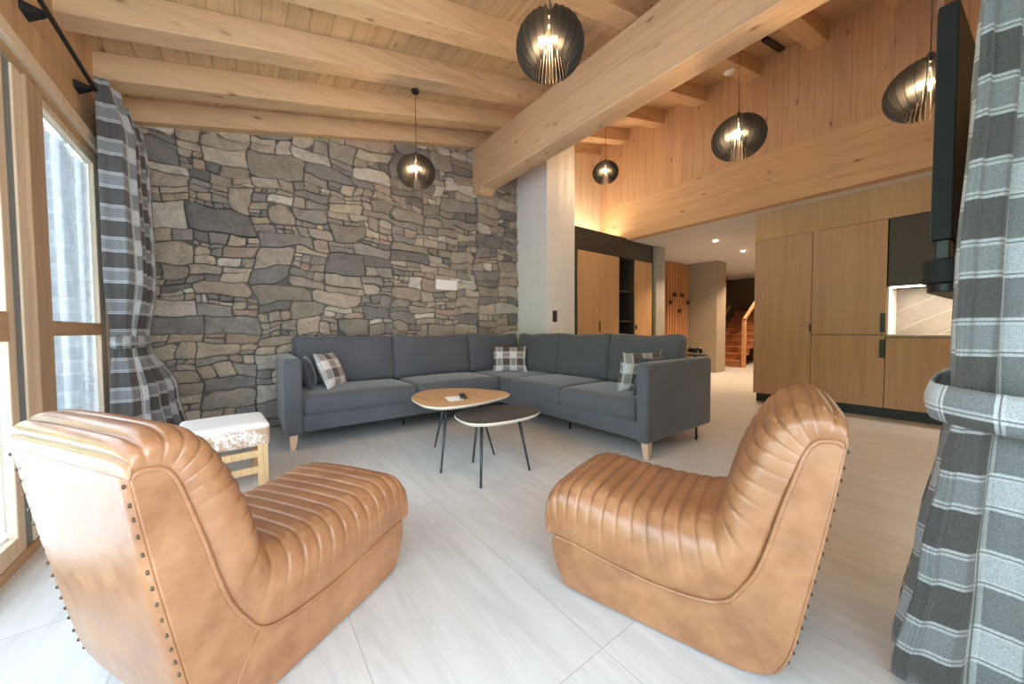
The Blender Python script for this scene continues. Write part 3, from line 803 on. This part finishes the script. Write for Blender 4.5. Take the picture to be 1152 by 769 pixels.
def sofa():
    s = empty('corner_sofa', 'large slate grey fabric corner sofa in front of the stone wall', 'sofa', (2.0, 3.3, 0))
    B0 = .145
    # bases
    rbox('base', .375, 3.33, 3.44, 4.34, B0, .285, .018, 'sofa', s)
    rbox('base', 2.40, 3.33, 1.58, 3.46, B0, .285, .018, 'sofa', s)
    # arms
    rbox('armrest', .245, .378, 3.42, 4.34, .13, .775, .034, 'sofa', s)
    rbox('armrest', 2.385, 3.42, 1.50, 1.605, .13, .745, .034, 'sofa', s)
    # back frames
    rbox('back_frame', .37, 3.42, 4.22, 4.35, .14, .74, .03, 'sofa', s)
    rbox('back_frame', 3.29, 3.42, 1.60, 4.35, .14, .735, .03, 'sofa', s)
    # seats
    rbox('seat_cushion', .385, 1.385, 3.405, 4.10, .275, .45, .065, 'sofa', s, puff=.024)
    rbox('seat_cushion', 1.385, 2.385, 3.405, 4.10, .275, .45, .065, 'sofa', s, puff=.024)
    rbox('seat_cushion', 2.40, 3.20, 3.235, 4.12, .275, .445, .04, 'sofa', s, puff=.012)
    rbox('seat_cushion', 2.385, 3.15, 2.43, 3.235, .275, .45, .06, 'sofa', s, puff=.022)
    rbox('seat_cushion', 2.375, 3.15, 1.612, 2.43, .275, .45, .06, 'sofa', s, puff=.022)
    t = R(-9)
    rx = Matrix.Rotation(R(-8), 3, 'X'); ry = Matrix.Rotation(R(8), 3, 'Y')
    for a, b in ((.37,1.345), (1.345,2.34)):
        rbox('back_cushion', a, b, 4.03, 4.20, .45, .945, .06, 'sofa', s, puff=.03, rot=rx)
    rbox('back_cushion', 2.34, 3.17, 4.04, 4.21, .45, .95, .06, 'sofa', s, puff=.03, rot=rx)
    for a, b in ((3.13,3.93), (2.365,3.12), (1.61,2.36)):
        rbox('back_cushion', 3.02, 3.20, a, b, .45, .95, .06, 'sofa', s, puff=.03, rot=ry)
    # legs
    for i, (x, y, sx) in enumerate(((.31, 3.475, -1), (2.445, 1.545, 0), (.31, 4.27, -1), (3.33, 4.27, 1))):
        tx = .0 if sx == 0 else .0
        w1, w2 = .032, .019
        dx = -.01*(1 if i == 0 else -1)
        mb = MB().add([(x-w2+dx,y-w2,0),(x+w2+dx,y-w2,0),(x+w2+dx,y+w2,0),(x-w2+dx,y+w2,0),(x-w1,y-w1,B0),(x+w1,y-w1,B0),(x+w1,y+w1,B0),(x-w1,y+w1,B0)],
                      [(0,3,2,1),(4,5,6,7),(0,1,5,4),(1,2,6,5),(2,3,7,6),(3,0,4,7)])
        mb.v = [(a-2.0, b-3.3, c) for a, b, c in mb.v]
        mb.build('leg', 'legwood', s, bevel=.003)
    for (x, y) in ((1.33, 3.70), (2.62, 3.5), (2.60, 2.5), (3.25, 1.556)):
        mb = MB().tube([(x-2.0, y-3.3, 0), (x-2.0, y-3.3, B0)], .011, 10)
        mb.build('leg', 'black', s, smooth=True, label='slim black support leg')
sofa()

# pillows
def pillow(name, loc, w, h, th, m, rot, lab, group, per=None):
    n = 21; pts = []; uv = []
    def P(u, v, sgn):
        # u, v in -1..1 ; pinched sides, pointed corners
        e = (1-abs(u)**2.6)*(1-abs(v)**2.6)
        pin_x = 1-.10*(1-v*v)*(abs(u)**2) ; pin_y = 1-.10*(1-u*u)*(abs(v)**2)
        return (u*w/2*pin_x, sgn*th/2*max(0, e)**.55, v*h/2*pin_y)
    mb = MB(); G = []
    for sgn in (-1, 1):
        base = len(mb.v)
        for i in range(n):
            for j in range(n):
                u, v = -1+2*i/(n-1), -1+2*j/(n-1)
                u, v = math.sin(u*math.pi/2), math.sin(v*math.pi/2)
                mb.v.append(P(u, v, sgn)); uv.append((u*w/2+.09, v*h/2+.09))
        for i in range(n-1):
            for j in range(n-1):
                f = (base+i*n+j, base+(i+1)*n+j, base+(i+1)*n+j+1, base+i*n+j+1)
                mb.f.append(f if sgn < 0 else f[::-1])
    # hem piping
    o = mb.build(name, m, smooth=True, uvf=lambda i: uv[i], fix=False)
    o.location = loc; o.rotation_euler = rot
    tag(o, lab, 'pillow', group)
    return o
pillow('pillow', (.475, 3.86, .61), .34, .33, .11, 'pillow_grey', (R(-14), 0, R(78)), 'dark grey pillow leaning on the left armrest behind the plaid one', 'grey sofa pillows')
pillow('plaid_pillow', (.66, 3.80, .625), .36, .37, .13, 'plaid_pillow', (R(-22), R(0), R(52)), 'brown and grey plaid pillow at the left end of the sofa', 'plaid sofa pillows')
pillow('pillow', (3.00, 3.83, .61), .42, .32, .12, 'pillow_grey', (R(-12), 0, R(-40)), 'dark grey pillow in the sofa corner behind the plaid one', 'grey sofa pillows')
pillow('plaid_pillow', (2.76, 3.73, .62), .46, .35, .13, 'plaid_pillow', (R(-14), 0, R(-36)), 'brown and grey plaid pillow standing in the corner of the sofa', 'plaid sofa pillows')
pillow('pillow', (2.72, 1.69, .61), .40, .34, .11, 'pillow_grey', (R(12), 0, R(0)), 'dark grey pillow leaning on the right armrest behind the plaid one', 'grey sofa pillows')
pillow('plaid_pillow', (2.72, 1.80, .63), .40, .37, .10, 'plaid_pillow', (R(14), R(0), R(-22)), 'grey plaid pillow leaning at the right armrest of the sofa', 'plaid sofa pillows')

# ------------------------------------------------------------------ coffee tables
T1 = [(1.074,2.797),(1.189,2.994),(1.336,3.10),(1.457,3.105),(1.585,3.045),(1.71,2.924),(1.808,2.754),(1.851,2.592),(1.822,2.465),(1.721,2.380),(1.521,2.317),(1.371,2.290),(1.217,2.300),(1.111,2.338),(1.054,2.423),(1.037,2.554)]
T2 = [(1.224,2.34),(1.311,2.42),(1.436,2.459),(1.578,2.451),(1.705,2.391),(1.803,2.278),(1.825,2.132),(1.791,2.033),(1.687,1.975),(1.536,1.949),(1.406,1.954),(1.297,1.975),(1.224,2.016),(1.182,2.092),(1.184,2.225)]
def table(lab, top, z, m, legs, mesh_top):
    cx_ = sum(p[0] for p in top)/len(top); cy_ = sum(p[1] for p in top)/len(top)
    e = empty('coffee_table', lab, 'table', (cx_, cy_, 0), 0, 'nesting coffee tables')
    P = [(a-cx_, b-cy_) for a, b in catmull(top, 6, True)]
    P2 = [(a*.955, b*.955) for a, b in P]
    mb = MB(); n = len(P)
    vs = [(a*.93, b*.93, z-.028) for a, b in P]+[(a, b, z-.010) for a, b in P]+[(a, b, z-.002) for a, b in P]
    mb.add(vs, [(k*n+i, k*n+(i+1) % n, (k+1)*n+(i+1) % n, (k+1)*n+i) for k in range(2) for i in range(n)]+[tuple(range(n))[::-1], tuple(range(2*n, 3*n))])
    mb.build('table_edge', 'edge', e)
    k_ = .992
    MB().prism([(a*k_, b*k_) for a, b in P], z-.004, z).build('tabletop', m, e)
    for (fx, fy, tx, ty) in legs:
        MB().tube([(fx-cx_, fy-cy_, 0), (tx-cx_, ty-cy_, z-.02)], [.007, .0125], 12).build('leg', 'leg_steel', e, smooth=True)
    return e
table('taller oak-topped coffee table with pale edge and steel legs', T1, .45, 'tabletop', [(1.278,2.813,1.34,2.72),(1.077,2.274,1.20,2.42),(1.58,2.35,1.50,2.46)], 0)
table('lower black-topped coffee table tucked under the oak one', T2, .38, 'blacktop', [(1.172,1.898,1.27,2.04),(1.358,2.31,1.36,2.24),(1.60,1.93,1.60,2.06)], 0)
def slab(name, quad, z0, z1, m, lab, cat, bev=.002):
    cx_ = sum(p[0] for p in quad)/4; cy_ = sum(p[1] for p in quad)/4
    o = MB().prism([(a, b) for a, b in quad], z0, z1).build(name, m, bevel=bev, origin=(cx_, cy_, z0)); return tag(o, lab, cat)
slab('paper_note', [(1.30,2.66),(1.43,2.64),(1.375,2.47),(1.255,2.475)], .4505, .4525, 'paper', 'white paper card lying on the oak coffee table', 'paper', 0)
rm = empty('remote_control', 'black remote control lying half on the white card', 'remote control', (1.42, 2.57, .4535), R(66))
MB().box(-.085, .085, -.024, .024, 0, .016).build('body', 'screen', rm, bevel=.006)
for i in range(5):
    for j in range(3):
        MB().box(-.065+i*.028, -.055+i*.028, -.015+j*.0125, -.010+j*.0125, .0155, .0175).build('button', 'leg_steel', rm)

# ------------------------------------------------------------------ cowhide stool
sl = empty('stool', 'pine stool with a white and tan cowhide cover in front of the stone wall', 'stool', (-.12, 3.0, 0), R(4))
rbox('seat_cover', -.35, .105, 2.79, 3.22, .255, .405, .03, 'cowhide', None, puff=.012)
sc = bpy.data.objects['seat_cover']; sc.parent = sl; sc.location = (-.0, .02, .33)
# cover skirt z reference is local: shift material by object centre
for (x, y) in ((-.185,-.17),(.185,-.17),(.185,.19),(-.185,.19)):
    MB().box(x-.028, x+.028, y-.022, y+.022, 0, .27).build('leg', 'pine', sl, bevel=.003)
for y in (-.17, .19):
    for z in (.10, .205):
        MB().box(-.16, .16, y-.012, y+.012, z-.022, z+.022).build('rail', 'pine', sl, bevel=.003)
for x in (-.185, .185):
    MB().box(x-.012, x+.012, -.15, .17, .13, .175).build('rail', 'pine', sl, bevel=.003)

# ------------------------------------------------------------------ leather chairs
CH_W = .56
def chair():
    e = empty('leather_chair', '', 'chair')
    # side profile (u forward, z up)
    inner = [(.648,.198),(.640,.197),(.622,.196),(.575,.191),(.450,.174),(.300,.160),(.190,.163),(.105,.176),(.050,.208),(.005,.290),(-.037,.440),(-.067,.538),(-.100,.629),(-.115,.668),(-.127,.697),(-.148,.711),(-.175,.714),(-.187,.700)]
    outer = [(.690,.215),(.698,.300),(.672,.370),(.590,.398),(.455,.388),(.330,.382),(.230,.382),(.160,.386),(.112,.398),(.090,.430),(.074,.500),(.050,.580),(.012,.670),(-.030,.740),(-.085,.786),(-.150,.797),(-.200,.765),(-.199,.700)]
    a = catmull(inner, 12); b = catmull(outer, 12); n = len(a)
    # arc length along the outer curve for ribs
    L = [0.]
    for i in range(1, n): L.append(L[-1]+math.hypot(b[i][0]-b[i-1][0], b[i][1]-b[i-1][1]))
    tot = L[-1]; NR = 28
    # resample evenly
    NS = NR*10+1
    A, B, S = [], [], []
    j = 0
    for k_ in range(NS):
        s_ = tot*k_/(NS-1)
        while j < n-2 and L[j+1] < s_: j += 1
        t = (s_-L[j])/max(1e-6, L[j+1]-L[j])
        A.append(tuple(lerp(p, q, t) for p, q in zip(a[j], a[j+1]))); B.append(tuple(lerp(p, q, t) for p, q in zip(b[j], b[j+1]))); S.append(k_/10)
    W = CH_W
    # cross-section (across the chair): list of (v, h) ; h 0 at piping, 1 at the top surface
    half = [(.022,-.16), (.010,-.04), (.004,.10), (.004,.30), (.004,.50), (.008,.66), (.018,.80), (.036,.91), (.060,.97), (.095,1.0)]
    mid = [(v, 1.0+.02*math.sin((v-.095)/(W-.19)*math.pi)) for v in [.095+(W-.19)*i/10 for i in range(1, 10)]]
    cs = half + mid + [(W-v, h) for v, h in half[::-1]]
    mb = MB(); nv = len(cs)
    for k_ in range(NS):
        (ax_, az_), (bx_, bz_) = A[k_], B[k_]
        d = Vector((bx_-ax_, bz_-az_)); dl = d.length
        kk = min(k_+1, NS-1); k0 = max(k_-1, 0)
        tg = Vector((B[kk][0]-B[k0][0], B[kk][1]-B[k0][1])).normalized(); nr = Vector((-tg.y, tg.x))
        if nr.dot(d) < 0: nr = -nr
        f = abs(math.sin(math.pi*S[k_]))            # 0 at the seams
        g = f**.24
        for (v, h) in cs:
            fade = min(1, max(0, h)*1.8)
            amp = .0125*fade
            edge = min(v, W-v)
            out = amp*(g-1)
            if edge < .06 and h < .97:
                # push side seams inward across the chair
                vv = v + (1 if v < W/2 else -1)*(.0035*(1-g))*fade
            else: vv = v
            p = Vector((ax_, az_))+d*h+nr*out*min(1, max(0, (h-.5)*2.5))
            bulge = (.010 if v < W/2 else -.010)*math.sin(min(1, max(0, h))*math.pi)*(1 if edge < .03 else 0)
            mb.v.append((p.x, vv-bulge, p.y))
    for i in range(NS-1):
        for j in range(nv-1):
            mb.f.append((i*nv+j, (i+1)*nv+j, (i+1)*nv+j+1, i*nv+j+1))
    for r_ in (0, NS-1):
        mb.f.append(tuple(r_*nv+j for j in range(nv)))
    mb.build('ribbed_cushion', 'leather', e, smooth=True)
    # body : L profile
    prof = [(.640,.190),(.650,.160),(.640,.100),(.612,.045),(.575,.012),(.30,.006),(.05,.006),(.005,.012),(-.045,.030),(-.068,.062),(-.092,.130),(-.121,.280),(-.155,.474),(-.184,.660),(-.190,.705),(-.178,.712),(-.152,.712),(-.130,.700),(-.112,.668),(-.100,.628),(-.066,.506),(-.040,.400),(-.012,.312),(.027,.240),(.055,.200),(.10,.176),(.18,.163),(.294,.160),(.438,.173),(.565,.190)]
    prof = catmull(prof, 3, True)
    MB().prism([(p[0], p[1]) for p in prof], .004, W-.004, 'Y').build('body', 'leather', e, bevel=.006, seg=3)
    # piping along the top edge of each side panel
    edge_line = [(.640,.192),(.565,.190),(.438,.173),(.294,.160),(.18,.163),(.10,.176),(.055,.200),(.027,.240),(-.012,.312),(-.040,.400),(-.066,.506),(-.100,.628),(-.112,.668),(-.130,.700),(-.152,.712),(-.178,.712),(-.188,.702)]
    pp = catmull(edge_line, 6)
    for y in (.004, W-.004):
        MB().tube([(u, y, z) for u, z in pp], .0062, 8).build('piping', 'leather', e, smooth=True)
        MB().tube([(u, y, z) for u, z in [(.05,.195),(.0,.11),(-.03,.05),(-.04,.035)]], .0018, 6).build('seam_stitch', 'leather', e, smooth=True)
    # back panel
    bp = catmull([(-.192,.705),(-.186,.66),(-.158,.474),(-.124,.280),(-.096,.130),(-.074,.066),(-.055,.040)], 5)
    q = MB(); nb = len(bp); vs = []
    for (u, z) in bp:
        for jv in range(13):
            t = jv/12; y = .006+(W-.012)*t
            vs.append((u+.001-.016*math.sin(math.pi*t)**.6*min(1, 3*(.705-z)), y, z))
    q.add(vs, [(i*13+j, (i+1)*13+j, (i+1)*13+j+1, i*13+j+1) for i in range(nb-1) for j in range(12)])
    q.build('back_panel', 'leather', e, smooth=True, solid=.006)
    # nails along both rear edges
    nl = MB().lathe([(.0005,.0045),(.003,.0038),(.0048,.0015),(.005,0)], 10)
    nail0 = None
    path = catmull([(-.192,.690),(-.186,.66),(-.158,.474),(-.124,.280),(-.096,.130),(-.074,.066)], 10)
    acc = 0; spots = [path[0]]
    for p, q2 in zip(path, path[1:]):
        acc += math.hypot(p[0]-q2[0], p[1]-q2[1])
        if acc >= .031: spots.append(q2); acc = 0
    for y in (.010, W-.010):
        for (u, z) in spots:
            if nail0 is None:
                nail0 = nl.build('nail', 'nail', e, smooth=True); o = nail0
            else:
                o = nail0.copy(); C.objects.link(o)
            o.parent = e; o.location = (u-.0035, y, z); o.rotation_euler = (0, R(-96), 0)
    for (x, y) in ((.5,.07),(.5,W-.07),(.02,.07),(.02,W-.07)):
        pass
    return e
def set_chair(e, x, y, th, lab):
    e.location = (x, y, 0); e.rotation_euler = (0, 0, th); e['label'] = lab; e['group'] = 'tan leather chairs'
c1 = chair()
c2 = copy_tree(c1)
set_chair(c1, -.030, 1.128, .555, 'tan ribbed leather chair on the left, seen from behind with its nailed back')
set_chair(c2, 1.668, .545, 1.862, 'tan ribbed leather chair on the right, seen from its side')

# ------------------------------------------------------------------ pendant lamps
def pendant():
    e = empty('pendant_lamp', '', 'lamp')
    n = 28; RX, RZ = .165, .150
    outer = [(math.sin(t)*RX, math.cos(t)*RZ) for t in [R(8+ (150-8)*i/26) for i in range(27)]]
    inn = [(.018,.118),(.026,.10),(.036,.07),(.046,.035),(.054,0),(.062,-.035),(.071,-.07),(.080,-.10),(.0815,-.128)]
    inn = catmull(inn, 3)
    prof = [(.022,.150)]+outer+inn[::-1]
    first = None
    for i in range(n):
        a = 2*math.pi*i/n
        if first is None:
            first = MB().prism(prof, -.0016, .0016, 'Y').build('blade', 'shade', e); o = first
        else:
            o = first.copy(); C.objects.link(o)
        o.parent = e
        tw = R(12)
        o.matrix_local = Matrix.Rotation(a, 4, 'Z') @ Matrix.Translation((.012,0,0)) @ Matrix.Rotation(tw, 4, 'Z')
    MB().lathe([(.004,.19),(.014,.18),(.02,.15),(.02,.10),(.014,.095)], 16).build('socket', 'black', e, smooth=True)
    MB().lathe([(.040,.128),(.046,.128),(.046,.122),(.040,.122)], 24).build('blade_ring', 'shade', e)
    MB().lathe([(.012,.095),(.014,.075),(.024,.045),(.028,.02),(.022,-.004),(.010,-.014),(.001,-.016)], 20).build('bulb', 'bulbglass', e, smooth=True)
    fp = []
    for i in range(49):
        t = i/48; a = t*math.pi*6; fp.append((.010*math.cos(a), .010*math.sin(a), .062-.055*abs(math.sin(t*math.pi*3))))
    MB().tube(fp, .0016, 6).build('filament', 'filament', e)
    return e
def cord(e, L):
    MB().tube([(0,0,.18), (0,0,L)], .0028, 8).build('cord', 'black', e, smooth=True)
    MB().lathe([(.03,L-.03),(.035,L-.025),(.035,L)], 20).build('ceiling_rose', 'black', e)
PN = [((1.31,1.40,2.475), 'black bladed pendant lamp hanging nearest, at top centre'), ((1.335,3.264,2.497), 'black bladed pendant lamp hanging before the stone wall'),
      ((4.09,3.245,3.19), 'small-looking black pendant lamp farthest off, in front of the pale boards'), ((2.95,1.13,2.405), 'black bladed pendant lamp hanging right of the main beam before the spruce wall'),
      ((2.93,.209,2.263), 'black bladed pendant lamp half hidden by the television')]
base = pendant()
for i, (p, lab) in enumerate(PN):
    e = base if i == 0 else copy_tree(base)
    e.location = p; e['label'] = lab; e['group'] = 'black pendant lamps'
    if i: e.rotation_euler[2] = i*1.3
for i, (p, lab) in enumerate(PN):
    e = [o for o in C.objects if o.get('label') == lab][0]
    top = zd(p[0])-p[2]
    yb = [1 for a, b in RY if a-.02 < p[1] < b+.02]
    if yb: top = zr(p[0])-p[2]
    cord(e, top)
    ld = bpy.data.lights.new('bulb_light', 'POINT'); ld.energy = 11; ld.color = (1,.74,.48); ld.shadow_soft_size = .012
    lo = bpy.data.objects.new('bulb_light', ld); C.objects.link(lo); lo.parent = e; lo.location = (0,0,.035)

# ------------------------------------------------------------------ small fittings
o = MB().box(2.045, 2.355, 4.385, 4.42, 1.545, 1.68).build('junction_cover', 'white', bevel=.004, origin=(2.2,4.40,1.545)); tag(o, 'blank white cover plate on the stone wall above the sofa', 'cover plate')
sw = empty('light_switch', 'black double light switch on the white wall stub', 'light switch', (3.60, 3.76, 1.195))
MB().box(-.042, .042, -.010, 0, -.082, .082).build('frame', 'black', sw, bevel=.003)
for z in (-.04, .04): MB().box(-.030, .030, -.015, -.009, z-.033, z+.033).build('rocker', 'anthracite', sw, bevel=.002)
sd = empty('smoke_detector', 'white round smoke detector under a rafter near the spruce wall', 'smoke detector', (4.64, 1.885, zr(4.64)-.006))
sd.rotation_euler = (0, -math.atan(SL), 0)
MB().lathe([(.06,0),(.062,-.012),(.055,-.03),(.02,-.04),(.001,-.04)], 32).build('housing', 'white', sd, smooth=True)
MB().lathe([(.018,-.0395),(.018,-.045),(.001,-.046)], 16).build('sensor', 'white', sd)
o = MB().rafter(4.72, 5.28, 1.53, 1.59, lambda x: zd(x)-.035, lambda x: zd(x)-.001).build('light_track', 'black', bevel=.003, origin=(5.0,1.56,4.28)); tag(o, 'short black light track between two rafters', 'light track')
for i, (x, y) in enumerate(((6.59,2.861), (7.895,2.911))):
    e = empty('ceiling_spotlight', ['recessed ceiling spotlight in the low hall ceiling, nearer one', 'recessed ceiling spotlight in the low hall ceiling, farther one'][i], 'spotlight', (x, y, 2.54), 0, 'recessed hall spotlights')
    MB().lathe([(.030,-.001),(.045,-.001),(.045,-.006),(.038,-.010),(.030,-.008)], 24).build('rim', 'white', e)
    MB().lathe([(.036,-.0015),(.034,-.012),(.022,-.020),(.001,-.022)], 20).build('lens', 'spotlens', e)

# bundle behind the right armrest
bd = empty('side_bundle', 'small dark bundle with a pale streak on a stand behind the right sofa armrest', 'bundle', (5.03, 2.44, -.01))
MB().lathe([(.0,.0),(.13,.0),(.13,.012),(.02,.02),(.02,.63),(.16,.64),(.16,.655),(.0,.655)], 28).build('stand', 'black', bd)
rb = random.Random(3)
for i in range(7):
    a = rb.uniform(0, 6.28); p0 = Vector((rb.uniform(-.07,.07), rb.uniform(-.07,.07), .68))
    pts = catmull([tuple(p0), tuple(p0+Vector((math.cos(a)*.03, math.sin(a)*.03, .04))), tuple(p0+Vector((math.cos(a)*.07, math.sin(a)*.07, .05))), tuple(p0+Vector((math.cos(a)*.10, math.sin(a)*.10, .01)))], 5)
    MB().tube(pts, [.016]*len(pts), 8).build('strap', 'black' if i != 2 else 'white', bd, smooth=True)

# ------------------------------------------------------------------ television and soundbar
tv = empty('television', 'black flat television seen edge-on beside the right curtain', 'television', (2.10, .135, 1.33), R(-4.2))
# local +x runs away from the camera, +y is the screen side
MB().box(0, 1.30, -.052, 0, 0, .86).build('housing', 'tvblack', tv, bevel=.004)
MB().box(.012, 1.288, .0, .003, .012, .848).build('screen', 'screen', tv)
MB().box(.35, .95, -.10, -.05, .10, .60).build('rear_cover', 'tvblack', tv, bevel=.01)
MB().box(.60, .70, -.36, -.10, .30, .45).build('wall_arm', 'black', tv)
MB().box(.02, .10, -.045, -.01, -.07, .0).build('bracket', 'black', tv, bevel=.003)
sb = empty('soundbar', 'black rounded soundbar hanging under the television', 'speaker', (2.10, .10, 1.17), R(-4))
pts = [(.07*math.cos(t)+.07, .065*math.sin(t)) for t in [R(90+180*i/16) for i in range(17)]]+[(.9+.07*math.cos(t), .065*math.sin(t)) for t in [R(-90+180*i/16) for i in range(17)]]
MB().prism(pts, .0, .09, 'Z').build('housing', 'tvblack', sb, bevel=.004)
MB().prism([(a*.96+.02, b*.8) for a, b in pts], -.035, .0, 'Z').build('underside', 'black', sb, bevel=.004)
# timber post at the right corner
st(MB().box(WW-.03, WW, .302, .345, 2.54, 4.4).build('trim_5', 'winpale'), 'narrow upright timber strip on the spruce wall')

# ------------------------------------------------------------------ outside
st(MB().box(-9, LW-.14, -6, 14, -.14, -.04).build('ground', 'terrace'), 'pale terrace outside the windows')
hm = MB().grid(lambda i, j: (-30-j*4+3*math.sin(i*.9), -40+i*5, -8+j*3.4+2.2*math.sin(i*1.3+j)+1.5*math.sin(i*.5)), 30, 8)
st(hm.build('hillside', 'hill', smooth=True), 'green hillside outside beyond the terrace')
gc = empty('garden_chair', 'grey metal garden chair on the terrace outside the left window', 'chair', (-1.75, 4.35, -.04), R(200))
pth = catmull([(-.2,.2,0),(-.2,.18,.42),(-.18,.22,.7),(0,.25,.82),(.18,.22,.7),(.2,.18,.42),(.2,.2,0)], 6)
MB().tube(pth, .014, 8).build('back_frame', 'exmetal', gc, smooth=True)
MB().box(-.21, .21, -.22, .2, .41, .43).build('seat', 'exmetal', gc, bevel=.005)
for x in (-.19, .19): MB().tube([(x,-.2,0),(x,-.19,.42)], .013, 8).build('leg', 'exmetal', gc, smooth=True)

# ------------------------------------------------------------------ light
w = bpy.data.worlds.new('sky'); bpy.context.scene.world = w; w.use_nodes = True
k = NT(w.node_tree); bg = w.node_tree.nodes['Background']
gz = k.sep(k.n('ShaderNodeTexCoord').outputs['Generated'])[2]
k.l(k.ramp(gz, [(.0, (.78,.88,.95)), (.12, (.84,.92,1.0)), (.5, (.68,.83,1.0))]), bg.inputs[0])
bg.inputs[1].default_value = 5.2
def area(name, loc, rot, sx, sy, e, col=(1,1,1), portal=False):
    l = bpy.data.lights.new(name, 'AREA'); l.shape = 'RECTANGLE'; l.size = sx; l.size_y = sy; l.energy = e; l.color = col
    if portal: l.cycles.is_portal = True
    o = bpy.data.objects.new(name, l); C.objects.link(o); o.location = loc; o.rotation_euler = rot; return o
area('window_daylight_left', (LW-.25, 1.8, 1.15), (0, R(-90), 0), 2.1, 4.4, 1, portal=True)
area('window_daylight_front', (.18, YF-.25, 1.16), (R(90), 0, 0), 1.7, 2.4, 1, portal=True)
def spot(name, loc, e, col, ang=120, tgt=(0,0,-1), blend=.6, size=.03):
    l = bpy.data.lights.new(name, 'SPOT'); l.energy = e; l.color = col; l.spot_size = R(ang); l.spot_blend = blend; l.shadow_soft_size = size
    o = bpy.data.objects.new(name, l); C.objects.link(o); o.location = loc
    o.rotation_euler = Vector(tgt).to_track_quat('-Z', 'Y').to_euler(); return o
WARM = (1,.72,.46)
for x, y in ((6.59,2.861), (7.895,2.911), (9.4,3.0), (10.6,3.1)):
    spot('hall_spot', (x, y, 2.515), 75, WARM)
area('led_wardrobe_top', (4.66, 4.05, 2.60), (R(180), 0, 0), 1.15, .25, 6, (1,.80,.58))
area('led_niche', (KX+.13, .08, 1.43), (0,0,0), .04, 1.0, 5, (1,.86,.7))
s_ = bpy.context.scene
s_.view_settings.view_transform = 'Standard'; s_.view_settings.look = 'None'
s_.view_settings.exposure = 1.25; s_.view_settings.gamma = 1; s_.view_settings.use_curve_mapping = False
s_.cycles.max_bounces = 10; s_.cycles.diffuse_bounces = 6; s_.cycles.transparent_max_bounces = 24
s_.cycles.sample_clamp_indirect = 6
